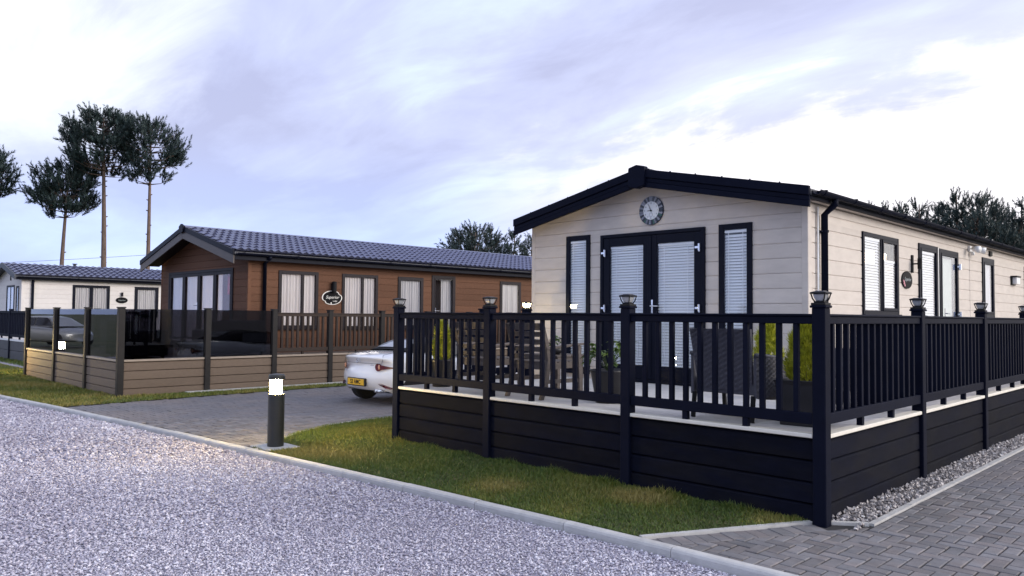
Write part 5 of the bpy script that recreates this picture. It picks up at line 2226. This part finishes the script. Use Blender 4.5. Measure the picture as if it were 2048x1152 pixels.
# ------------------------------------------------------------------ cars
def car_shell(stations, tail, nose, hw, lean=None):
    """stations: (y, [(x, z) from sill to centre line]); plan curve bends tail and nose forward/backward"""
    L_ = stations[-1][0]

    def bend(x, y):
        r = abs(x) / hw
        k0 = max(0, 1 - y / tail[1]) ** 1.5
        k1 = max(0, 1 - (L_ - y) / nose[1]) ** 1.5
        return y + tail[0] * r ** 2.8 * k0 - nose[0] * r ** 2.4 * k1
    bend0 = bend

    def place(x, y, z):
        yy = bend0(x, y)
        if lean:
            k = max(0, 1 - y / .30)
            if k > 0:
                for (z0, o0), (z1, o1) in zip(lean, lean[1:]):
                    if z0 <= z <= z1:
                        yy += k * (o0 + (o1 - o0) * (z - z0) / (z1 - z0))
        return (x, yy, z)
    mb = MB()
    rings = []
    for y, pr in stations:
        full = [(-x, z) for x, z in pr] + [(x, z) for x, z in reversed(pr[:-1])]
        rings.append([place(x, y, z) for x, z in full])
    mb.ring_loft(rings, cap=False, closed=False)
    # end caps made of lateral strips so that the plan curve shows
    for (y, pr), flip in ((stations[0], 0), (stations[-1], 1)):
        def fn(u, v, y=y, pr=pr):
            k = round(v * (len(pr) - 3))
            xx = pr[k][0] * (2 * u - 1)
            z = pr[k][1]
            if k == len(pr) - 3:      # the upper edge follows the deck
                z = pr[-1 - round(abs(2 * u - 1) * 2)][1]
            return place(xx, y, z)
        mb.grid(fn, 4, len(pr) - 3)
    # floor
    for (y0, p0), (y1, p1) in zip(stations, stations[1:]):
        a, b = p0[0], p1[0]
        mb.quad((-a[0], bend(a[0], y0), a[1]), (a[0], bend(a[0], y0), a[1]), (b[0], bend(b[0], y1), b[1]), (-b[0], bend(b[0], y1), b[1]))
    return mb, bend


def cut_arches(o, spots, hw, r):
    for (y, z) in spots:
        for s in (-1, 1):
            mb = MB()
            n = 28
            mb.ring_loft([[(x, y + r * math.cos(2 * math.pi * k / n), z + r * math.sin(2 * math.pi * k / n)) for k in range(n)] for x in (s * (hw - .27), s * (hw + .3))])
            c = link('cutter', mb.mesh('cutter', 'black_plastic'))
            md = o.modifiers.new('arch', 'BOOLEAN')
            md.operation = 'DIFFERENCE'
            md.object = c
            md.solver = 'EXACT'
            dg = bpy.context.evaluated_depsgraph_get()
            me = bpy.data.meshes.new_from_object(o.evaluated_get(dg))
            o.modifiers.clear()
            o.data = me
            bpy.data.objects.remove(c, do_unlink=True)


def subdivide(o, lev):
    md = o.modifiers.new('s', 'SUBSURF')
    md.levels = md.render_levels = lev
    dg = bpy.context.evaluated_depsgraph_get()
    me = bpy.data.meshes.new_from_object(o.evaluated_get(dg))
    o.modifiers.clear()
    o.data = me
    me.polygons.foreach_set('use_smooth', [True] * len(me.polygons))


def wheel(t, x, y, r, w, spokes=10):
    s = 1 if x > 0 else -1
    mb = MB()
    n = 28
    prof = [(r * .66, -w / 2), (r * .93, -w / 2), (r, -w / 2 + .025), (r, w / 2 - .025), (r * .93, w / 2), (r * .66, w / 2)]
    mb.ring_loft([[(x + d, y + q * math.cos(2 * math.pi * k / n), r + q * math.sin(2 * math.pi * k / n)) for k in range(n)] for q, d in prof])
    wh = mb.build('wheel', 'tyre', t)
    mb = MB()
    mb.ring_loft([[(x + d, y + q * math.cos(2 * math.pi * k / n), r + q * math.sin(2 * math.pi * k / n)) for k in range(n)] for q, d in ((r * .68, s * -.04), (r * .68, s * (w / 2 - .004)), (r * .63, s * (w / 2 - .004)), (r * .60, s * (w / 2 - .03)))])
    for k in range(spokes):
        a = 2 * math.pi * k / spokes
        p = (x + s * (w / 2 - .035), y, r)
        q = (x + s * (w / 2 - .018), y + r * .64 * math.cos(a), r + r * .64 * math.sin(a))
        mb.bar(p, q, .05, .02, up=(1, 0, 0), w2=.032)
    mb.build('rim', 'alloy', wh)
    return wh


def roadster():
    t = thing('roadster_car', 'white two seat soft top sports car with tail to the road, yellow number plate', 'car', (-12.10, 8.12, 0), 0, local=True)
    hw = .867
    st = []
    rows = [  # y, half width (sill, low, mid, high, shoulder, deck edge), heights, top
        (0.00, (.68, .79, .83, .82, .78, .70, .60), (.27, .32, .46, .60, .69, .79, .865), .885),
        (0.10, (.66, .80, .845, .845, .82, .75, .66), (.25, .31, .47, .60, .715, .83, .895), .915),
        (0.35, (.70, .83, .862, .862, .84, .77, .64), (.21, .30, .47, .61, .74, .875, .94), .955),
        (0.75, (.72, .84, .868, .868, .85, .78, .62), (.18, .29, .47, .62, .77, .91, .972), .985),
        (1.15, (.72, .835, .860, .858, .845, .77, .60), (.16, .28, .46, .61, .76, .90, .965), .98),
        (1.65, (.71, .82, .838, .835, .82, .76, .62), (.15, .26, .44, .58, .70, .84, .90), .91),
        (2.20, (.71, .82, .838, .835, .82, .75, .62), (.15, .26, .44, .58, .69, .82, .885), .90),
        (2.65, (.71, .83, .855, .855, .84, .77, .60), (.16, .27, .45, .59, .70, .81, .87), .895),
        (3.10, (.72, .84, .866, .866, .85, .77, .58), (.18, .28, .45, .58, .69, .77, .81), .835),
        (3.50, (.66, .80, .840, .835, .80, .70, .50), (.19, .27, .41, .52, .61, .68, .72), .745),
        (3.78, (.58, .72, .76, .74, .68, .58, .40), (.19, .26, .36, .45, .52, .58, .61), .63),
        (3.91, (.50, .60, .63, .60, .54, .46, .32), (.22, .27, .34, .41, .46, .50, .52), .53),
    ]
    for y, xs, zs, top in rows:
        pr = list(zip(xs, zs)) + [(xs[-1] * .5, top - .004), (0, top)]
        st.append((y, pr))
    mb, bend = car_shell(st, (.27, 1.0), (.40, 1.0), hw, lean=[(.2, .10), (.27, .07), (.32, .03), (.46, .0), (.60, .012), (.69, .05), (.79, .055), (.865, .0), (.95, .0)])
    body = mb.build('body', 'white_paint', t, merge=True)
    subdivide(body, 2)
    cut_arches(body, [(.74, .31), (3.05, .31)], hw, .345)
    body.data.materials.clear()
    body.data.materials.append(MATS['white_paint'])
    for y in (.74, 3.05):
        for s in (-1, 1):
            wheel(t, s * .755, y, .305, .205)
            mb = MB()
            n = 20
            mb.ring_loft([[(x, y + .352 * math.cos(math.pi * k / n), .31 + .352 * math.sin(math.pi * k / n)) for k in range(n + 1)] for x in (s * .585, s * .845)], cap=False, closed=False)
            mb.build('wheel_arch', 'black_plastic', t)
    # dark valance, exhausts, floor
    MB().box(-.60, .60, .34, .60, .22, .34).build('valance', 'black_plastic', t, bevel=.02)
    for x in (.48, .56):
        MB().tube([(x, .09, .27), (x, .4, .27)], .032, 12).build('exhaust', 'chrome', t, smooth=True)
    # soft top
    cab = [(0.74, .60, 1.00, .90), (0.88, .60, 1.06, .90), (1.10, .58, 1.145, .90), (1.38, .56, 1.20, .92), (1.70, .55, 1.222, .91), (2.02, .55, 1.195, .90), (2.12, .555, 1.165, .90)]
    rings = []
    for y, w, zt, zb in cab:
        d = zt - zb
        rings.append([(-w - .06, y, zb - .06), (-w - .04, y, zb + d * .45), (-w, y, zb + d * .86), (-w * .72, y, zt - d * .03), (0, y, zt + .012), (w * .72, y, zt - d * .03), (w, y, zb + d * .86), (w + .04, y, zb + d * .45), (w + .06, y, zb - .06)])
    top = MB().ring_loft(rings, cap=False, closed=False).build('soft_top', 'soft_top', t)
    subdivide(top, 2)

    def rw(u, v):
        yy = .80 + .42 * v
        for (a, w0, z0, b0), (b, w1, z1, b1) in zip(cab, cab[1:]):
            if a <= yy <= b:
                f = (yy - a) / (b - a)
                w, z = w0 + (w1 - w0) * f, z0 + (z1 - z0) * f
        x = (2 * u - 1) * (w * .74)
        return (x, yy - .012, z + .022 - .012 * (2 * u - 1) ** 2)
    MB().grid(rw, 10, 6).build('rear_window', 'car_glass', t, smooth=True)
    # windscreen and side glass
    def ws(u, v):
        w = .60 + .10 * (1 - v)
        x = (2 * u - 1) * w
        return (x, 2.12 + .62 * (1 - v) - .10 * (2 * u - 1) ** 2 * (1 - v * .5), .90 + .275 * v)
    MB().grid(ws, 8, 5).build('windscreen', 'dark_glass', t, smooth=True)
    for s in (-1, 1):
        MB().quad((s * .735, 1.35, .90), (s * .735, 2.45, .89), (s * .625, 2.10, 1.14), (s * .635, 1.42, 1.14)).build('side_window', 'dark_glass', t)
        mb = MB()
        mb.bar((s * .70, 2.72, .90), (s * .60, 2.10, 1.175), .05, .045)
        mb.build('pillar', 'black_plastic', t)
        mb = MB()
        mb.lathe([(.02, -.05), (.07, -.03), (.075, .02), (.03, .06)], (s * .93, 2.30, .94), 10)
        mb.build('mirror', 'white_paint', t, smooth=True)
    # tail lamps: round with a tapering wing that wraps the corner
    for s in (-1, 1):
        def lamp(u, v, s=s):
            x = .455 + .33 * u
            h = .072 * math.sqrt(max(0, 1 - ((u - .19) / .19) ** 2)) if u < .19 else .072 * max(.0, 1 - (u - .19) / .95) ** 1.15 * (1 if u < .36 else .82)
            h = max(h, .004)
            yy = bend(x, 0.0) + .056 + .10 * max(0, u - .6)
            return (s * x, yy, .705 + (v - .5) * 2 * h - .01 * u)
        lp = MB().grid(lamp, 26, 6)
        o = lp.build('tail_lamp', 'lamp_red', t, smooth=True)
        mb = MB()
        mb.lathe([(.0385, 0), (.040, .012), (.03, .02)], (0, 0, 0), 18)
        me = mb.mesh('inner_lens', 'lamp_amber')
        link('inner_lens', me, o, loc=(s * .545, bend(.545, .0) + .058, .705), rot=(R(90), 0, 0), scale=(.55, 1.1, .8))
        # lower reflector slit
        mb = MB()
        mb.prism([(.46, .425), (.60, .405), (.78, .335), (.775, .315), (.70, .325), (.58, .385)], lambda a, b, d: (s * a, bend(a, .05) + d - .02 + (.06 if a < .55 else 0), b), 0, .05)
        mb.build('reflector', 'lamp_red', t)
    # boot lid seam and badge
    mb = MB()
    for k in range(20):
        a, b = -.60 + 1.2 * k / 20, -.60 + 1.2 * (k + 1) / 20
        mb.bar((a, bend(a, 0) + .046, .768), (b, bend(b, 0) + .046, .768), .006, .006)
    mb.build('boot_seam', 'plate_black', t)
    mb = MB()
    k = 24
    cc = (0, .034, .815)
    pts = [(cc[0] + .048 * math.cos(2 * math.pi * i / k), cc[1] + .0, cc[2] + .038 * math.sin(2 * math.pi * i / k)) for i in range(k + 1)]
    mb.tube(pts, .005, 6)
    mb.tube([(-.042, cc[1], cc[2] + .012), (-.02, cc[1] - .002, cc[2] + .010), (0, cc[1] - .003, cc[2] - .014), (.02, cc[1] - .002, cc[2] + .010), (.042, cc[1], cc[2] + .012)], .005, 6)
    mb.build('badge', 'chrome', t, smooth=True)
    for x in (-.42, .40):
        MB().box(x - .05, x + .05, bend(x, 0) + .030, bend(x, 0) + .045, .735, .745).build('lettering_strip', 'chrome', t)
    # shut lines of the bumper and lid
    for s in (-1, 1):
        mb = MB()
        mb.tube([(s * .60, bend(.60, .0) + .05, .772), (s * .60, bend(.60, .02) + .045, .83), (s * .57, .20, .925), (s * .52, .55, .968)], .004, 5)
        mb.build('boot_seam', 'plate_black', t)
    # number plate in its recess
    MB().box(-.285, .285, -.004, .04, .345, .492).build('plate_recess', 'plate_black', t, bevel=.008)
    pl = MB().box(-.26, .26, -.012, -.002, .362, .476).build('number_plate', 'plate_yellow', t, bevel=.004)
    me = text_mesh('S3 AMC', .112, 'plate_black', .0015, squeeze=.88, bold=.0018)
    link('lettering', me, pl, loc=(0, -.0135, .419), rot=(R(90), 0, 0))


roadster()


def hatchback():
    """silver hatchback across the road: out of frame, but mirrored in the smoked glass"""
    t = thing('hatchback_car', 'silver hatchback car reflected in the smoked glass at the far left', 'car', (-45.0, 0.3, 0), R(-112.7), local=True)
    hw = .88
    rows = [
        (0.00, (.62, .78, .84, .84, .82, .76, .66), (.30, .36, .50, .66, .80, .95, 1.02), 1.04),
        (0.20, (.70, .84, .875, .875, .86, .80, .70), (.24, .32, .50, .68, .84, .98, 1.04), 1.06),
        (0.80, (.74, .86, .88, .88, .87, .82, .70), (.20, .30, .50, .68, .85, .97, 1.00), 1.02),
        (1.80, (.74, .86, .88, .88, .87, .82, .70), (.18, .28, .48, .66, .82, .94, .97), .99),
        (2.90, (.74, .86, .88, .88, .87, .80, .68), (.18, .28, .48, .66, .80, .91, .94), .96),
        (3.50, (.74, .86, .88, .88, .85, .76, .60), (.20, .30, .48, .62, .74, .83, .87), .89),
        (3.95, (.66, .78, .82, .81, .76, .66, .48), (.22, .30, .44, .56, .66, .72, .75), .77),
        (4.15, (.56, .64, .68, .66, .60, .52, .38), (.26, .32, .42, .50, .57, .62, .64), .65),
    ]
    st = [(y, list(zip(xs, zs)) + [(xs[-1] * .5, tp - .004), (0, tp)]) for y, xs, zs, tp in rows]
    mb, bend = car_shell(st, (.25, .8), (.45, 1.0), hw)
    body = mb.build('body', 'silver_paint', t, merge=True)
    subdivide(body, 1)
    cut_arches(body, [(.82, .32), (3.35, .32)], hw, .36)
    body.data.materials.clear()
    body.data.materials.append(MATS['silver_paint'])
    for y in (.82, 3.35):
        for s in (-1, 1):
            wheel(t, s * .77, y, .315, .21, 7)
    cab = [(.12, .62, 1.05), (.45, .60, 1.36), (1.0, .58, 1.47), (1.8, .58, 1.49), (2.4, .58, 1.42), (3.15, .66, .98)]
    rings = []
    for y, w, zt in cab:
        zb = .96
        d = zt - zb
        rings.append([(-w - .16, y, zb), (-w - .02, y, zb + d * .9), (-w * .7, y, zt), (w * .7, y, zt), (w + .02, y, zb + d * .9), (w + .16, y, zb)])
    MB().ring_loft(rings, cap=False, closed=False).build('cabin', 'silver_paint', t)
    for s in (-1, 1):
        for y0, y1, y2, y3 in ((.55, 1.55, 1.55, .80), (1.62, 2.85, 2.38, 1.62)):
            def q(yy, up):
                w = .60 + (.145 if not up else .03)
                return (s * (w + .012), yy, 1.40 if up else 1.01)
            MB().quad(q(y0, 0), q(y1, 0), q(y2, 1), q(y3, 1)).build('side_window', 'dark_glass', t)
        MB().box(s * .70 - .10, s * .70 + .10, -.0, .12, .78, .98).build('tail_lamp', 'lamp_red', t, bevel=.02)


hatchback()

# ------------------------------------------------------------------ trees
def pine_mesh(seed, H, crown0, rad, whorls, per, shoots, flat=False, shoot_len=.55, trunk_r=.2, needles=26, lean=(0, 0), crown_shape=0):
    """crown of bottle-brush shoots carried on branches; returns (crown mesh, wood mesh)"""
    rg = np.random.default_rng(seed)
    V, F, T = [], [], []
    wood = MB()

    def shoot(p, d, L_, tone):
        d = d.normalized()
        s = d.cross(Vector((.3, .2, .9))).normalized()
        u = s.cross(d)
        for k in range(needles):
            f = rg.uniform(.0, 1)
            a = rg.uniform(0, 2 * math.pi)
            o = s * math.cos(a) + u * math.sin(a)
            c = p + d * (f * L_)
            dr = (d * rg.uniform(.5, 1.0) + o * rg.uniform(.45, .9)).normalized()
            l = rg.uniform(.18, .30) * (1 - .35 * f) * (shoot_len / .55)
            w = rg.uniform(.015, .028) * (shoot_len / .55)
            side = dr.cross(o).normalized()
            b = len(V)
            V.extend([tuple(c - side * w), tuple(c + side * w), tuple(c + dr * l)])
            F.append((b, b + 1, b + 2))
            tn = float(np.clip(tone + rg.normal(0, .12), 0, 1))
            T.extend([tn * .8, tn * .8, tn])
    # trunk with slight bends and knots
    pts, rs = [], []
    bx = rg.normal(0, .12, 2)
    for k in range(15):
        f = k / 14
        pts.append(Vector((bx[0] * math.sin(f * 4) + lean[0] * f, bx[1] * math.sin(f * 3 + 1) + lean[1] * f, H * f)))
        rs.append(trunk_r * (1 - .72 * f ** 1.4))
    wood.tube(pts, rs, 10)

    def trunk_at(z):
        f = max(0, min(1, z / H)) * 14
        i = min(int(f), 13)
        return pts[i].lerp(pts[i + 1], f - i)
    for k in range(int(crown0 / .55)):
        z = .8 + k * .55 + rg.uniform(-.15, .15)
        if z < crown0:
            a = rg.uniform(0, 6.28)
            p = trunk_at(z)
            r = trunk_r * (1 - .5 * z / H)
            wood.tube([p, p + Vector((math.cos(a), math.sin(a), .25)) * (r + .10)], [.06, .03], 5)
    for wv in range(whorls):
        f = (wv + rg.uniform(.1, .9)) / whorls
        z = crown0 + (H - crown0) * f * .97
        if crown_shape == 0:      # umbrella / round
            rr = rad * (math.sin(math.pi * (.22 + .72 * f)) ** .8)
        else:                     # cone
            rr = rad * (1 - f) ** .75 * (.55 + .45 * min(1, f * 4)) + .15
        for b in range(per):
            a = rg.uniform(0, 2 * math.pi)
            L_ = rr * rg.uniform(.62, 1.12)
            p0 = trunk_at(z)
            up = rg.uniform(.05, .45) + (.5 * f if crown_shape == 0 else .25)
            d = Vector((math.cos(a), math.sin(a), up))
            mid = p0 + Vector((math.cos(a), math.sin(a), up * .35)) * L_ * .55
            end = p0 + Vector((math.cos(a), math.sin(a), up * .8)) * L_
            wood.tube([p0, mid, end], [.025 + .012 * L_, .02, .008], 4)
            n = max(3, int(shoots * 1.25 * L_ / rad))
            for q in range(n):
                g = rg.uniform(.34, 1.0) ** .5
                c = (p0.lerp(mid, g * 2) if g < .5 else mid.lerp(end, g * 2 - 1)) + Vector(rg.normal(0, .16 * L_ * .5 + .06, 3) * np.array([1, 1, .55]))
                dd = Vector((math.cos(a) * rg.uniform(.1, .8), math.sin(a) * rg.uniform(.1, .8), rg.uniform(.45, 1.1))) + Vector(rg.normal(0, .3, 3))
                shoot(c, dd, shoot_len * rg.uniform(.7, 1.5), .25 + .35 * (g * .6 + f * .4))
    return fast_mesh('crown', V, F, 'needle', T), wood.mesh('trunk', 'bark', smooth=True, fixn=False)


def ray_pt(px, py, depth):
    """world point at a picture position and a distance (used once, to survey where things stand)"""
    d = F_ + R1 * ((px - 1024) / 1532) + U1 * ((576 - py) / 1532)
    return Vector((0, 0, EYE)) + d * depth


def tree(meshes, x, y, label, scale=(1, 1, 1), rz=0.0, group=None, z=-.07):
    t = thing('pine_tree', label, 'tree', (x, y, z), rz, group=group, local=True)
    link('crown', meshes[0], t, scale=scale)
    link('trunk', meshes[1], t, scale=scale)
    return t


# four tall pines behind the white caravan
G = 'tall bare trunked pines at the left'
A = pine_mesh(21, 15.6, 11.2, 2.75, 12, 7, 15, trunk_r=.25, shoot_len=.62, needles=42)
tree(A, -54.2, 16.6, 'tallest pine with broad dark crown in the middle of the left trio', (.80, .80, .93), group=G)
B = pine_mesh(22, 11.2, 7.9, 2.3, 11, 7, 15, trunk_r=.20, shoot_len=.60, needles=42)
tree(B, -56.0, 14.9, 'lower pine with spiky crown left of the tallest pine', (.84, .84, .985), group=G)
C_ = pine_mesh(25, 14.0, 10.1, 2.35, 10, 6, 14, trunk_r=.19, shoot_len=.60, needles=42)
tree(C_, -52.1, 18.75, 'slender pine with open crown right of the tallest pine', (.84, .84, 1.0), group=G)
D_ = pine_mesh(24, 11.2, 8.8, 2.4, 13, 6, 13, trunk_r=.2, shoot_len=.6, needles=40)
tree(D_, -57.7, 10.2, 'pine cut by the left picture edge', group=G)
# pines beyond the brown roof
M1 = pine_mesh(31, 8.8, 1.5, 3.4, 20, 7, 13, trunk_r=.16, shoot_len=.62, needles=36, crown_shape=0)
M2 = pine_mesh(32, 8.6, 1.2, 2.6, 17, 5, 12, trunk_r=.13, shoot_len=.55, needles=36, crown_shape=1)
M3 = pine_mesh(33, 9.4, 1.6, 2.8, 17, 5, 12, trunk_r=.15, shoot_len=.58, needles=36, crown_shape=1)
G2 = 'pines beyond the brown lodge roof'
HT = {id(M1): 9.4, id(M2): 9.2, id(M3): 10.0}
for px, top, D, me, wd, rz, lb in ((905, 478, 54, M2, .62, .4, 'small pine at the left end of the group beyond the brown roof'),
                              (948, 450, 52, M1, .90, 1.2, 'dense round pine in the middle of the group beyond the brown roof'),
                              (982, 443, 54, M3, .72, 2.2, 'pointed pine just right of the dense round one beyond the brown roof'),
                              (1026, 448, 52, M2, .74, 3.0, 'open pointed pine left of the cream lodge edge'),
                              (1062, 455, 55, M3, .70, 4.2, 'pine half hidden by the cream lodge wall')):
    p = ray_pt(px, 630, D)
    sz = (1.72 + (633 - top) * D / 1532) / HT[id(me)]
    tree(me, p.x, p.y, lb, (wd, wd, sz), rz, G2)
G3 = 'pines in a row behind the cream lodge'
labs = ['leftmost small pine top above the cream roof', 'second pine top from the left above the cream roof', 'thin pine third from the left above the cream roof',
        'bushy pine fourth from the left above the cream roof', 'pine left of the tallest above the cream roof', 'tallest pine with pointed tip above the cream roof',
        'broad pine right of the tallest, catching yellow light', 'low pine in the gap before the right edge', 'tall pine cut by the right picture edge',
        'pine outside the right edge', 'back row pine between the fourth and fifth', 'back row pine behind the broad one', 'back row pine near the right edge']
for k, (px, top, D, me, wd, rz) in enumerate(((1737, 396, 47, M2, .70, .3), (1776, 399, 45, M3, .72, 1.9), (1806, 393, 46, M2, .85, 3.3), (1842, 390, 44, M3, .75, 0.4), (1880, 394, 46, M2, .9, 5.0), (1917, 371, 43, M3, .95, 2.0),
                                        (1958, 388, 42, M1, .62, 3.8), (2002, 408, 45, M2, .9, 1.0), (2045, 386, 42, M3, .85, 4.4), (2112, 392, 43, M1, .85, 2.4), (1862, 432, 50, M2, .9, 1.4), (1938, 425, 50, M3, .85, 5.5), (2022, 440, 50, M2, .9, 2.9))):
    p = ray_pt(px, 640, D)
    sz = (1.72 + (642 - top) * D / 1532) / HT[id(me)]
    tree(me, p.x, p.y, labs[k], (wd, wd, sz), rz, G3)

# overhead lines behind the left pines
pa, pb = Vector((-75.9, 12.0, 5.42)), Vector((-57.0, 30.6, 7.2))
mb = MB()
mb.tube([pa.lerp(pb, i / 12) - Vector((0, 0, .12 * (1 - (2 * i / 12 - 1) ** 2))) for i in range(13)], .014, 5)
tag(mb.build('overhead_cable', 'cable'), 'thin overhead cable crossing the sky behind the left pine trunks', 'cable')
